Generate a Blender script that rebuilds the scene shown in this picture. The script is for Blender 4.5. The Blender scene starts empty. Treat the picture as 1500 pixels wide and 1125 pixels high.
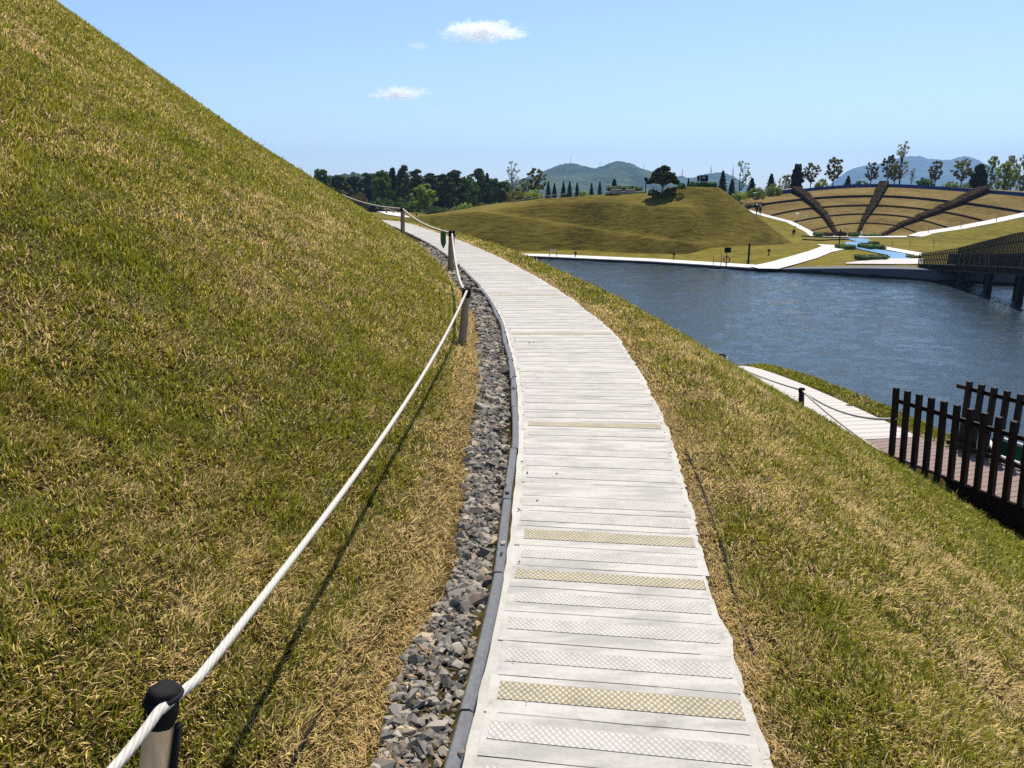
import bpy, math, random
import numpy as np
from mathutils import Vector, Matrix

R = math.radians
scn = bpy.context.scene
col = scn.collection

# ------------------------------------------------------------------ camera
F, H0, CAMZ = 1125.0, 288.0, 7.0            # focal (px of a 1500 px wide frame), horizon row, eye height over the lake
PITCH = math.atan((562.5 - H0) / F)
cam_d = bpy.data.cameras.new("camera"); cam = bpy.data.objects.new("camera", cam_d); col.objects.link(cam)
cam.location = (0, 0, CAMZ); cam.rotation_euler = (math.pi / 2 - PITCH, 0, 0)
cam_d.sensor_width = 36; cam_d.lens = 36 * F / 1500; cam_d.clip_start = 0.05; cam_d.clip_end = 30000
scn.camera = cam

# ------------------------------------------------------------------ sky, sun, exposure
SUN_EL, SUN_AZ = R(62), R(28)               # azimuth measured from +Y towards +X
w = bpy.data.worlds.new("World"); scn.world = w; w.use_nodes = True
nt = w.node_tree; bg = nt.nodes["Background"]
sky = nt.nodes.new("ShaderNodeTexSky"); sky.sky_type = 'NISHITA'; sky.sun_disc = False
sky.sun_elevation = SUN_EL; sky.sun_rotation = SUN_AZ
sky.air_density = 1.0; sky.dust_density = 0.35; sky.ozone_density = 2.8; sky.altitude = 20
nt.links.new(sky.outputs[0], bg.inputs[0]); bg.inputs[1].default_value = 0.089
sd = bpy.data.lights.new("sun", 'SUN'); sd.energy = 4.0; sd.angle = R(0.5); sd.color = (1, .925, .79)
so = bpy.data.objects.new("sun", sd); col.objects.link(so)
sv = Vector((math.sin(SUN_AZ) * math.cos(SUN_EL), math.cos(SUN_AZ) * math.cos(SUN_EL), math.sin(SUN_EL)))
so.rotation_euler = sv.to_track_quat('Z', 'Y').to_euler(); so.location = (0, 0, 60)
scn.view_settings.view_transform = 'Standard'; scn.view_settings.look = 'None'
scn.view_settings.exposure = 0.84; scn.view_settings.gamma = 1
scn.cycles.max_bounces = 6; scn.cycles.diffuse_bounces = 2; scn.cycles.glossy_bounces = 3
scn.cycles.transmission_bounces = 3; scn.cycles.transparent_max_bounces = 6; scn.cycles.volume_bounces = 4
scn.cycles.caustics_reflective = False; scn.cycles.caustics_refractive = False
scn.cycles.use_denoising = False; scn.cycles.use_adaptive_sampling = False; scn.cycles.sample_clamp_direct = 5; scn.cycles.sample_clamp_indirect = 4

rng = np.random.default_rng(7)

# ------------------------------------------------------------------ helpers
c_, s_ = math.cos(PITCH), math.sin(PITCH)
def ray(px, py):
    a, b = (px - 750) / F, (562.5 - py) / F
    return np.array([a, c_ + b * s_, -s_ + b * c_])
def at(px, py, d): return np.array([0, 0, CAMZ]) + ray(px, py) * d          # pixel + distance -> point
def onz(px, py, z):
    r = ray(px, py); return np.array([0, 0, CAMZ]) + r * ((z - CAMZ) / r[2])

def hash3(i, j, k, seed=0):
    h = (i.astype(np.int64) * 374761393 + j.astype(np.int64) * 668265263 + k.astype(np.int64) * 2147483647 + seed * 974711)
    h = (h ^ (h >> 13)) * 1274126177; h = h & 0xffffffff; h = (h ^ (h >> 16)) & 0xffffff
    return h / float(0xffffff)
def noise(p, seed=0):
    p = np.asarray(p, float); i = np.floor(p).astype(np.int64); f = p - i; f = f * f * (3 - 2 * f)
    out = 0
    for a in (0, 1):
        for b in (0, 1):
            for c in (0, 1):
                wgt = (f[..., 0] if a else 1 - f[..., 0]) * (f[..., 1] if b else 1 - f[..., 1]) * (f[..., 2] if c else 1 - f[..., 2])
                out = out + wgt * hash3(i[..., 0] + a, i[..., 1] + b, i[..., 2] + c, seed)
    return out
def fbm(p, oct=3, seed=0):
    p = np.asarray(p, float); o = 0; a = .5; t = 0
    for k in range(oct): o = o + a * noise(p * 2 ** k, seed + k); t += a; a *= .5
    return o / t

def link(o, parent=None):
    col.objects.link(o)
    if parent is not None: o.parent = parent
    return o
def mesh_np(name, V, Fc, mat, parent=None, smooth=False, colors=None):
    V = np.asarray(V, np.float32); Fc = np.asarray(Fc, np.int32); k = Fc.shape[1]
    me = bpy.data.meshes.new(name); me.vertices.add(len(V)); me.vertices.foreach_set("co", V.ravel())
    me.loops.add(Fc.size); me.loops.foreach_set("vertex_index", Fc.ravel())
    me.polygons.add(len(Fc)); me.polygons.foreach_set("loop_start", np.arange(0, Fc.size, k, dtype=np.int32))
    me.polygons.foreach_set("use_smooth", np.full(len(Fc), bool(smooth)))
    if colors is not None:
        at_ = me.color_attributes.new("tint", 'FLOAT_COLOR', 'POINT')
        at_.data.foreach_set("color", np.c_[colors, np.ones(len(colors))].astype(np.float32).ravel())
    me.update(calc_edges=True); me.materials.append(mat)
    return link(bpy.data.objects.new(name, me), parent)
def grid_faces(n, m):
    i = np.arange(n - 1)[:, None] * m + np.arange(m - 1)[None]
    return np.stack([i, i + 1, i + m + 1, i + m], -1).reshape(-1, 4)

class MB:                                    # collects polygons, links them as ONE mesh object
    def __init__(s): s.v = []; s.f = []; s.uv = None
    def add(s, v, f):
        b = len(s.v); s.v += [tuple(map(float, q)) for q in v]; s.f += [tuple(b + i for i in q) for q in f]; return s
    def box(s, c, size, rz=0, M=None, bev=0.0):
        x, y, z = [q / 2 for q in size]; b = min(bev, x * .9, y * .9, z * .9)
        if b <= 0:
            v = [(i * x, j * y, k * z) for i in (-1, 1) for j in (-1, 1) for k in (-1, 1)]
            f = [(0, 1, 3, 2), (4, 6, 7, 5), (0, 4, 5, 1), (2, 3, 7, 6), (0, 2, 6, 4), (1, 5, 7, 3)]
        else:
            ring = lambda xx, yy, zz: [(-xx + b, -yy, zz), (xx - b, -yy, zz), (xx, -yy + b, zz), (xx, yy - b, zz), (xx - b, yy, zz), (-xx + b, yy, zz), (-xx, yy - b, zz), (-xx, -yy + b, zz)]
            inset = lambda zz: [(-x + b, -y + b, zz), (x - b, -y + b, zz), (x - b, -y + b, zz), (x - b, y - b, zz), (x - b, y - b, zz), (-x + b, y - b, zz), (-x + b, y - b, zz), (-x + b, -y + b, zz)]
            v = ring(x - b, y - b, -z) + ring(x, y, -z + b) + ring(x, y, z - b) + ring(x - b, y - b, z)
            f = [tuple(range(7, -1, -1)), tuple(range(24, 32))]
            for r in range(3):
                for i in range(8): j = (i + 1) % 8; f.append((r * 8 + i, r * 8 + j, r * 8 + 8 + j, r * 8 + 8 + i))
        ca, sa = math.cos(rz), math.sin(rz); out = []
        for q in v:
            if M is not None: q = M @ Vector(q)
            out.append((c[0] + q[0] * ca - q[1] * sa, c[1] + q[0] * sa + q[1] * ca, c[2] + q[2]))
        return s.add(out, f)
    def tube(s, pts, rad, n=8, cap=True):
        pts = [Vector(p) for p in pts]; rad = rad if hasattr(rad, '__len__') else [rad] * len(pts)
        v = []; f = []; up = None
        for i, p in enumerate(pts):
            t = (pts[min(i + 1, len(pts) - 1)] - pts[max(i - 1, 0)])
            t = t.normalized() if t.length > 1e-9 else Vector((0, 0, 1))
            if up is None: up = t.orthogonal().normalized()
            up = (up - t * up.dot(t)); up = up.normalized() if up.length > 1e-6 else t.orthogonal().normalized()
            b = t.cross(up)
            for k in range(n):
                a = 2 * math.pi * k / n; v.append(p + (up * math.cos(a) + b * math.sin(a)) * rad[i])
        for i in range(len(pts) - 1):
            for k in range(n): j = (k + 1) % n; f.append((i * n + k, i * n + j, i * n + n + j, i * n + n + k))
        if cap: f += [tuple(range(n - 1, -1, -1)), tuple(range((len(pts) - 1) * n, len(pts) * n))]
        return s.add(v, f)
    def lathe(s, c, prof, n=16):             # prof: (radius, z)
        v = [(c[0] + r * math.cos(2 * math.pi * k / n), c[1] + r * math.sin(2 * math.pi * k / n), c[2] + z) for r, z in prof for k in range(n)]
        f = [(i * n + k, i * n + (k + 1) % n, i * n + n + (k + 1) % n, i * n + n + k) for i in range(len(prof) - 1) for k in range(n)]
        f += [tuple(range(n - 1, -1, -1)), tuple(range((len(prof) - 1) * n, len(prof) * n))]
        return s.add(v, f)
    def torus(s, c, R0, r0, M, n=20, m=8):
        v = []; f = []
        for i in range(n):
            a = 2 * math.pi * i / n
            for k in range(m):
                b = 2 * math.pi * k / m; q = M @ Vector(((R0 + r0 * math.cos(b)) * math.cos(a), (R0 + r0 * math.cos(b)) * math.sin(a), r0 * math.sin(b)))
                v.append((c[0] + q[0], c[1] + q[1], c[2] + q[2]))
        for i in range(n):
            for k in range(m): f.append((i * m + k, ((i + 1) % n) * m + k, ((i + 1) % n) * m + (k + 1) % m, i * m + (k + 1) % m))
        return s.add(v, f)
    def build(s, name, mat, parent=None, smooth=False):
        me = bpy.data.meshes.new(name); me.from_pydata(s.v, [], s.f); me.materials.append(mat); me.update()
        if smooth:
            for p in me.polygons: p.use_smooth = True
        return link(bpy.data.objects.new(name, me), parent)

def tag(o, label, cat, group=None):
    o['label'] = label; o['category'] = cat
    if group: o['group'] = group
    return o
def thing(name, loc, label, cat, group=None, rz=0):
    o = bpy.data.objects.new(name, None); col.objects.link(o); o.empty_display_size = .2
    o.location = tuple(map(float, loc)); o.rotation_euler = (0, 0, rz)
    return tag(o, label, cat, group)
def structure(o): o['kind'] = 'structure'; return o
def stuff(o, label=None, cat=None):
    o['kind'] = 'stuff'
    if label: o['label'] = label; o['category'] = cat
    return o
def dup(root, loc, rz, label, scale=(1, 1, 1)):
    r = root.copy(); col.objects.link(r); r.location = tuple(map(float, loc)); r.rotation_euler = (0, 0, rz); r.scale = scale
    r['label'] = label
    for ch in list(root.children):
        c = ch.copy(); col.objects.link(c); c.parent = r
        for g in list(ch.children):
            d = g.copy(); col.objects.link(d); d.parent = c
    return r

# ------------------------------------------------------------------ materials
def new_mat(name):
    m = bpy.data.materials.new(name); m.use_nodes = True
    return m, m.node_tree, m.node_tree.nodes["Principled BSDF"]
def N(nt, t, **kw):
    n = nt.nodes.new(t)
    for k, v in kw.items(): setattr(n, k, v)
    return n
def noise_node(nt, scale, detail=4, rough=.6, vec=None, coord='Object'):
    n = N(nt, "ShaderNodeTexNoise"); n.inputs["Scale"].default_value = scale; n.inputs["Detail"].default_value = detail; n.inputs["Roughness"].default_value = rough
    if vec is None: vec = N(nt, "ShaderNodeTexCoord").outputs[coord]
    nt.links.new(vec, n.inputs["Vector"]); return n
def ramp(nt, fac, stops):
    r = N(nt, "ShaderNodeValToRGB"); e = r.color_ramp.elements
    while len(e) < len(stops): e.new(.5)
    for q, (p, c) in zip(e, stops): q.position = p; q.color = (*c, 1)
    nt.links.new(fac, r.inputs[0]); return r
def mapped(nt, scale=(1, 1, 1), coord='Object'):
    m = N(nt, "ShaderNodeMapping"); m.inputs["Scale"].default_value = scale
    nt.links.new(N(nt, "ShaderNodeTexCoord").outputs[coord], m.inputs[0]); return m.outputs[0]
def bump(nt, bs, height, strength=.5, dist=.02):
    b = N(nt, "ShaderNodeBump"); b.inputs["Strength"].default_value = strength; b.inputs["Distance"].default_value = dist
    nt.links.new(height, b.inputs["Height"]); nt.links.new(b.outputs[0], bs.inputs["Normal"]); return b
def flat_mat(name, c1, c2=None, scale=20, rough=.7, bmp=.3, dist=.005, metal=0, stretch=(1, 1, 1), spec=.3):
    m, nt, bs = new_mat(name); v = mapped(nt, stretch); n = noise_node(nt, scale, 5, .65, v)
    c2 = c2 or tuple(q * .75 for q in c1)
    r = ramp(nt, n.outputs[0], [(.3, c2), (.7, c1)]); nt.links.new(r.outputs[0], bs.inputs["Base Color"])
    bs.inputs["Roughness"].default_value = rough; bs.inputs["Metallic"].default_value = metal; bs.inputs["Specular IOR Level"].default_value = spec
    if bmp: bump(nt, bs, n.outputs[0], bmp, dist)
    return m
def tint_mat(name, rough=.8, trans=0.0, spec=.15):          # colour comes from each blade's / stone's own tint
    m, nt, bs = new_mat(name); a = N(nt, "ShaderNodeAttribute"); a.attribute_name = "tint"
    nt.links.new(a.outputs["Color"], bs.inputs["Base Color"]); bs.inputs["Roughness"].default_value = rough; bs.inputs["Specular IOR Level"].default_value = spec
    if trans:
        t = N(nt, "ShaderNodeBsdfTranslucent"); nt.links.new(a.outputs["Color"], t.inputs[0]); mx = N(nt, "ShaderNodeMixShader"); mx.inputs[0].default_value = trans
        nt.links.new(bs.outputs[0], mx.inputs[1]); nt.links.new(t.outputs[0], mx.inputs[2]); nt.links.new(mx.outputs[0], nt.nodes["Material Output"].inputs[0])
    return m
def leaf_mat(name, dark, light, scale=1.2, trans=.25):
    m, nt, bs = new_mat(name); n = noise_node(nt, scale, 3, .6); oi = N(nt, "ShaderNodeObjectInfo")
    r = ramp(nt, n.outputs[0], [(.3, dark), (.7, light)])
    hs = N(nt, "ShaderNodeHueSaturation"); mr = N(nt, "ShaderNodeMapRange"); mr.inputs[3].default_value = .75; mr.inputs[4].default_value = 1.25
    nt.links.new(oi.outputs["Random"], mr.inputs[0]); nt.links.new(mr.outputs[0], hs.inputs["Value"]); nt.links.new(r.outputs[0], hs.inputs["Color"])
    nt.links.new(hs.outputs[0], bs.inputs["Base Color"]); bs.inputs["Roughness"].default_value = .7; bs.inputs["Specular IOR Level"].default_value = .12
    t = N(nt, "ShaderNodeBsdfTranslucent"); nt.links.new(hs.outputs[0], t.inputs[0]); mx = N(nt, "ShaderNodeMixShader"); mx.inputs[0].default_value = trans
    nt.links.new(bs.outputs[0], mx.inputs[1]); nt.links.new(t.outputs[0], mx.inputs[2]); nt.links.new(mx.outputs[0], nt.nodes["Material Output"].inputs[0])
    return m
def lawn_mat(name, cols, big=.06, small=1.2, stretch=(1, 1, 1), bstr=.8, bdist=.12):
    m, nt, bs = new_mat(name); co = N(nt, "ShaderNodeTexCoord").outputs["Object"]; st = mapped(nt, stretch)
    n1 = noise_node(nt, big, 4, .6, co); n2 = noise_node(nt, small, 6, .75, st)
    ad = N(nt, "ShaderNodeMath", operation='MULTIPLY_ADD'); ad.inputs[1].default_value = .55; nt.links.new(n2.outputs[0], ad.inputs[0])
    mu = N(nt, "ShaderNodeMath", operation='MULTIPLY'); mu.inputs[1].default_value = .45; nt.links.new(n1.outputs[0], mu.inputs[0]); nt.links.new(mu.outputs[0], ad.inputs[2])
    k = len(cols); r = ramp(nt, ad.outputs[0], [(.395 + .21 * i / (k - 1), c) for i, c in enumerate(cols)])
    nt.links.new(r.outputs[0], bs.inputs["Base Color"]); bs.inputs["Roughness"].default_value = .95; bs.inputs["Specular IOR Level"].default_value = .05
    bump(nt, bs, n2.outputs[0], bstr, bdist); return m

M = {}
M['soil'] = lawn_mat('turf soil', [(.018, .014, .004), (.05, .038, .011), (.10, .075, .022)], .5, 14, bstr=.6, bdist=.03)
M['blade'] = tint_mat('grass blade', .75, .42, .2)
M['stone'] = tint_mat('crushed stone', .85, 0, .25)
M['lawn_far'] = lawn_mat('mown lawn', [(0.070, 0.063, 0.007), (0.107, 0.090, 0.012), (0.144, 0.118, 0.018), (0.174, 0.141, 0.027)], .05, .7)
M['lawn_mound'] = lawn_mat('mown mound', [(0.047, 0.036, 0.006), (0.091, 0.071, 0.010), (0.125, 0.097, 0.016), (0.168, 0.133, 0.027)], .09, 1.5, (.3, 1, 2.2), .9, .2)
M['lawn_fan'] = lawn_mat('dry lawn', [(0.076, 0.054, 0.014), (0.120, 0.084, 0.025), (0.154, 0.111, 0.036), (0.186, 0.135, 0.050)], .15, 1.6)
M['tan'] = flat_mat('bamboo', (0.975, 0.672, 0.391), (0.704, 0.472, 0.261), 9, .5, .25, .003, 0, (6, 6, .6))
M['bamboo_old'] = flat_mat('weathered bamboo', (.36, .26, .165), (.20, .14, .09), 8, .6, .3, .003, 0, (6, 6, .6))
M['black'] = flat_mat('black tape', (.012, .011, .013), (.006, .006, .007), 30, .75, .5, .004, spec=.15)
M['dark_wood'] = flat_mat('dark stained wood', (.018, .0085, .007), (.009, .0045, .004), 8, .55, .3, .003, 0, (8, 8, .7))
M['deck'] = flat_mat('deck board', (0.219, 0.149, 0.125), (0.146, 0.097, 0.083), 5, .6, .3, .003, 0, (1.2, 12, 4))
M['bridge'] = flat_mat('bridge timber', (.02, .014, .012), (.01, .007, .006), 5, .6, .2, .004)
M['concrete'] = flat_mat('quay concrete', (.22, .22, .22), (.14, .14, .145), 1.2, .85, .4, .02)
M['pave'] = flat_mat('white paving', (0.573, 0.559, 0.537), (0.485, 0.470, 0.448), .6, .85, .15, .01)
M['plaza'] = flat_mat('pinkish paving', (0.514, 0.456, 0.434), (0.441, 0.390, 0.375), .6, .85, .15, .01)
M['blue'] = flat_mat('blue channel', (0.147, 0.309, 0.485), (0.118, 0.265, 0.441), .4, .25, .1, .01, spec=.5)
M['blue_edge'] = flat_mat('blue coping', (.016, .045, .20), (.012, .03, .14), 1, .5, .1, .01)
M['riser_dark'] = flat_mat('dark blue riser', (.03, .024, .03), (.02, .016, .022), 1.5, .9, .4, .03)
M['riser'] = flat_mat('brown riser', (.12, .075, .025), (.07, .042, .016), 1.5, .9, .4, .03)
M['edging'] = flat_mat('grey plastic edging', (0.150, 0.154, 0.161), (0.090, 0.091, 0.098), 14, .55, .4, .004, 0, (3, 3, 3))
M['pale_metal'] = flat_mat('pale metal', (0.441, 0.441, 0.426), None, 10, .4, .1, .002)
M['orange'] = flat_mat('lifebuoy orange', (.62, .16, .05), (.5, .12, .04), 6, .5, .1, .003)
M['white'] = flat_mat('white paint', (0.588, 0.588, 0.573), (0.514, 0.514, 0.500), 6, .6, .1, .003)
M['green_tag'] = flat_mat('green pennant', (.06, .13, .03), (.04, .09, .02), 12, .6, .1, .002)
M['boat_green'] = flat_mat('boat green', (.01, .16, .075), (.008, .12, .055), 6, .4, .1, .002)
M['boat_dark'] = flat_mat('boat hull', (.03, .035, .03), (.018, .02, .018), 6, .5, .1, .002)
M['boat_olive'] = flat_mat('boat cover', (.16, .14, .06), (.1, .09, .04), 8, .8, .3, .004)
M['bark'] = flat_mat('bark', (.10, .075, .055), (.05, .038, .028), 6, .9, .6, .02, 0, (3, 3, .6))
M['pale_bark'] = flat_mat('pale bark', (.34, .27, .21), (.2, .15, .12), 6, .9, .6, .02, 0, (3, 3, .6))
M['rock'] = flat_mat('garden stone', (.40, .36, .30), (.22, .2, .17), 1.5, .9, .6, .04)
M['skin'] = flat_mat('skin', (.45, .28, .2), None, 10, .6, 0)
M['cloth_black'] = flat_mat('dark clothing', (.02, .02, .026), None, 8, .9, .1)
M['cloth_grey'] = flat_mat('grey clothing', (.10, .10, .12), None, 8, .9, .1)
M['brick'] = flat_mat('brown board', (.22, .09, .05), (.14, .06, .035), 4, .8, .2)
M['straw_mat'] = None
M['leaf_dark'] = leaf_mat('dark foliage', (0.036, 0.065, 0.016), (0.097, 0.146, 0.036))
M['leaf_pine'] = leaf_mat('pine foliage', (0.035, 0.047, 0.016), (0.108, 0.117, 0.039), 1.5, .1)
M['leaf_mid'] = leaf_mat('mid foliage', (0.051, 0.105, 0.020), (0.126, 0.211, 0.040))
M['leaf_light'] = leaf_mat('fresh foliage', (.17, .23, .03), (.32, .37, .065), 1, .5)
M['leaf_olive'] = leaf_mat('olive foliage', (.10, .105, .024), (.22, .20, .05), 1.2, .45)
M['leaf_grey'] = leaf_mat('grey green foliage', (.16, .175, .07), (.31, .31, .14), 1.2, .5)
M['leaf_conifer'] = leaf_mat('conifer foliage', (0.018, 0.040, 0.022), (0.037, 0.069, 0.035), 1.5, .08)
M['leaf_column'] = leaf_mat('column evergreen', (.022, .022, .008), (.05, .045, .015), 2, .08)
M['leaf_red'] = leaf_mat('brown red foliage', (0.030, 0.019, 0.008), (0.072, 0.043, 0.015), 1.5, .2)
M['leaf_rust'] = leaf_mat('brownish foliage', (.09, .075, .028), (.20, .155, .06), 1.2, .4)

# ------------------------------------------------------------------ the near mound: one swept bank around the spiral path
DS = .1
S0 = -16.0
SS = np.arange(S0, 118, DS)
KS = [-16, -2, 3, 8, 14, 22, 36, 42]; KV = [.03, .0163, .0189, .0338, .0066, .0054, -.002, .04]
_k = np.interp(SS, KS, KV); _th = np.cumsum(_k) * DS; i0 = int(round((0 - S0) / DS))
TH = _th - _th[i0] - .1458
_x = np.cumsum(-np.sin(TH)) * DS; _y = np.cumsum(np.cos(TH)) * DS
PX = _x - _x[i0] + .0636; PY = _y - _y[i0]
PZ = CAMZ - 1.65 + .3712 * (1 - np.exp(-np.maximum(SS, -6) / 14))
HW = np.interp(SS, [0, 3, 8, 20], [.8522, .8434, 1.1649, 1.0809]) / 2

def st(s, arr): return np.interp(s, SS, arr)
def sstep(x, a, b): t = np.clip((x - a) / (b - a), 0, 1); return t * t * (3 - 2 * t)
T33, T36, TR = math.tan(R(32.6)), math.tan(R(36.5)), math.tan(R(30.5))
def drop_at(s): return np.minimum(2.42 + .0145 * np.maximum(np.asarray(s, float) - 12, 0) ** 2, 4.4)
def zprof(s, v):
    """height of the bank over the path level, v = signed distance from the centre line (+ is the lake side)"""
    s = np.asarray(s, float); v = np.asarray(v, float); hw = st(s, HW)
    d = np.abs(v) - hw
    # left: edging, gravel trench, bank
    dl = np.maximum(d, 0)
    b = np.maximum(dl - .45, 0)
    zl = np.where(b < 5, b * T33, 5 * T33 + (b - 5) * T36)
    zt = 15.5 * T36
    zl = np.where(zl > zt, zt + 1.2 * (1 - np.exp(-(zl - zt) / 1.2)), zl)
    zl = zl - .05 * sstep(dl, .08, .11) * (1 - sstep(dl, .38, .5)) + .02 * np.exp(-((dl - .55) / .12) ** 2)
    # right: flat verge, slope, lower terrace, slope into the lake
    fw = np.interp(s, [3, 9], [.3, .52])
    a = np.maximum(d - fw, 0); a = np.where(a < .3, a * a / .6, a - .15)
    tf = sstep(s, 9.3, 11.0); drop = drop_at(s)
    aT = drop / TR; tw = 1.75 * tf
    low = np.where(a < aT, a * TR, np.where(a < aT + tw, drop + 0 * a, drop + (a - aT - tw) * (TR * (1 - tf) * .93 + tf * .75)))
    zr = -low - .025 * np.exp(-((d - .03) / .06) ** 2)
    z = np.where(v < 0, zl, zr)
    return np.where(d <= 0, -.03, z)
def surf(s, v):
    s = np.asarray(s, float); v = np.asarray(v, float); th = st(s, TH)
    return np.stack([st(s, PX) + np.cos(th) * v, st(s, PY) + np.sin(th) * v, st(s, PZ) + zprof(s, v)], -1)
def lowd(s):  # signed v of the terrace's inner edge
    return st(s, HW) + np.interp(s, [3, 9], [.3, .52]) + .15 + drop_at(s) / TR

sg = np.concatenate([np.arange(-15, 0, .5), np.arange(0, 14, .16), np.arange(14, 45, .4), np.arange(45, 117, 1.0)])
dl = np.concatenate([[0, .05, .1, .2, .3, .36, .42, .5, .6], np.arange(.75, 6, .22), np.arange(6, 16, .5), [16, 17, 19, 21]])
dr = np.concatenate([[0, .03, .06, .12, .2], np.arange(.3, 7.6, .16), np.arange(7.7, 16, .6)])
V = []
for s in sg:
    hw = st(s, HW); v = np.concatenate([-(hw + dl[::-1]), hw + dr]); V.append(surf(np.full(len(v), s), v))
V = np.array(V); n_, m_ = V.shape[:2]; V = V.reshape(-1, 3)
off = (fbm(V * 2.5, 3, 3) - .5) * .05 + (fbm(V * .5, 2, 9) - .5) * .06
pathside = np.tile(np.concatenate([np.ones(len(dl)) * 1, np.ones(len(dr))]), n_)
lat = np.tile(np.concatenate([dl[::-1], dr]), n_); V[:, 2] += off * np.clip(lat / .8, 0, 1)
structure(mesh_np("mound_terrain", V, grid_faces(n_, m_), M['soil'], smooth=True))
def off_at(P, d):
    return ((fbm(P * 2.5, 3, 3) - .5) * .05 + (fbm(P * .5, 2, 9) - .5) * .06) * np.clip(d / .8, 0, 1)

# ------------------------------------------------------------------ the white path with its grip strips
m, nt, bs = new_mat('path concrete')
co = N(nt, "ShaderNodeTexCoord").outputs["Object"]
mpx = N(nt, "ShaderNodeMapping"); mpx.inputs["Scale"].default_value = (1.1, 4.2, 1); nt.links.new(co, mpx.inputs[0]); n1 = noise_node(nt, 2.0, 5, .65, mpx.outputs[0]); n2 = noise_node(nt, 60, 6, .8, co); n3 = noise_node(nt, 7, 4, .7, co)
r1 = ramp(nt, n1.outputs[0], [(.40, (0.338, 0.323, 0.301)), (.56, (0.463, 0.441, 0.408))])
r3 = ramp(nt, n3.outputs[0], [(.28, (.62, .6, .57)), (.42, (1, 1, 1))]); r2 = ramp(nt, n2.outputs[0], [(.3, (.82, .81, .8)), (.55, (1, 1, 1))])
mx = N(nt, "ShaderNodeMixRGB", blend_type='MULTIPLY'); mx.inputs[0].default_value = .55; nt.links.new(r1.outputs[0], mx.inputs[1]); nt.links.new(r3.outputs[0], mx.inputs[2])
mx2 = N(nt, "ShaderNodeMixRGB", blend_type='MULTIPLY'); mx2.inputs[0].default_value = .8; nt.links.new(mx.outputs[0], mx2.inputs[1]); nt.links.new(r2.outputs[0], mx2.inputs[2])
nt.links.new(mx2.outputs[0], bs.inputs["Base Color"]); bs.inputs["Roughness"].default_value = .9; bs.inputs["Specular IOR Level"].default_value = .2
bump(nt, bs, n2.outputs[0], .35, .004); M['path'] = m
M['joint'] = flat_mat('joint dirt', (.26, .22, .17), (.10, .085, .065), 30, .95, .3, .003)

def strip_mat(name, c1, c2, knob):           # woven / studded grip mat
    m, nt, bs = new_mat(name); tc = N(nt, "ShaderNodeTexCoord").outputs["UV"]
    mp = N(nt, "ShaderNodeMapping"); mp.inputs["Scale"].default_value = (1.15, .9, 1); mp.inputs["Rotation"].default_value = (0, 0, R(45)); nt.links.new(tc, mp.inputs[0])
    vo = N(nt, "ShaderNodeTexVoronoi"); vo.inputs["Scale"].default_value = knob; vo.inputs["Randomness"].default_value = .12; nt.links.new(mp.outputs[0], vo.inputs["Vector"])
    r = ramp(nt, vo.outputs["Distance"], [(.22, c1), (.5, c2)]); nn = noise_node(nt, 9, 4, .7)
    rr = ramp(nt, nn.outputs[0], [(.3, (.8, .8, .8)), (.6, (1, 1, 1))]); mx = N(nt, "ShaderNodeMixRGB", blend_type='MULTIPLY'); mx.inputs[0].default_value = 1
    nt.links.new(r.outputs[0], mx.inputs[1]); nt.links.new(rr.outputs[0], mx.inputs[2]); nt.links.new(mx.outputs[0], bs.inputs["Base Color"])
    iv = N(nt, "ShaderNodeMath", operation='SUBTRACT'); iv.inputs[0].default_value = 1; nt.links.new(vo.outputs["Distance"], iv.inputs[1])
    bump(nt, bs, iv.outputs[0], .9, .006); bs.inputs["Roughness"].default_value = .8; bs.inputs["Specular IOR Level"].default_value = .2
    return m
M['strip_white'] = strip_mat('white grip mat', (0.492, 0.467, 0.434), (0.390, 0.367, 0.338), 58)
M['strip_beige'] = strip_mat('beige grip mat', (0.470, 0.441, 0.360), (0.265, 0.221, 0.140), 58)

m, nt, bs = new_mat('cement margin'); co = N(nt, "ShaderNodeTexCoord").outputs["Object"]; n1 = noise_node(nt, 5, 5, .7, co); n2 = noise_node(nt, 45, 6, .8, co)
r1 = ramp(nt, n1.outputs[0], [(.3, (0.367, 0.345, 0.309)), (.55, (0.478, 0.456, 0.419))]); nt.links.new(r1.outputs[0], bs.inputs["Base Color"]); bs.inputs["Roughness"].default_value = .9; bs.inputs["Specular IOR Level"].default_value = .15; bump(nt, bs, n2.outputs[0], .7, .008); M['cement'] = m
bed = []
ss = np.concatenate([np.arange(-5, 14, .03), np.arange(14, 62, .2)])
for s in ss:
    hw = float(st(s, HW)); q3 = lambda f, o: float(noise(np.array([s * f, o, 0.]))) - .5
    bed.append(surf(np.full(3, s), np.array([-hw - .028 + .012 * q3(9, 2.2), 0, hw + .012 + q3(1.3, 1.5) * .06 + q3(6.1, 9.5) * .035 + q3(31, 5.5) * .025])))
bed = np.array(bed); bed[:, :, 2] = st(ss, PZ)[:, None]
path = structure(mesh_np("path", bed.reshape(-1, 3), grid_faces(len(ss), 3)[:, ::-1], M['cement']))
def quad_strip(s0, s1, v0, v1, z, skew=0.0, n=6, wob=0.0, thick=.0):
    vs = np.linspace(v0, v1, n); o = []
    for k, sv in enumerate((s0, s1)):
        sq = np.full(n, sv) + skew * vs / .9
        if wob: sq = sq + (noise(np.c_[vs * 6, np.full(n, sv * 13), np.zeros(n)]) - .5) * wob
        p = surf(sq, vs); p[:, 2] = st(sq, PZ) + z; o.append(p)
    return o
slab = MB(); joint = MB(); strips = []
s = -3.0; k = 0; pr = random.Random(5)
beige_at = set()
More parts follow.
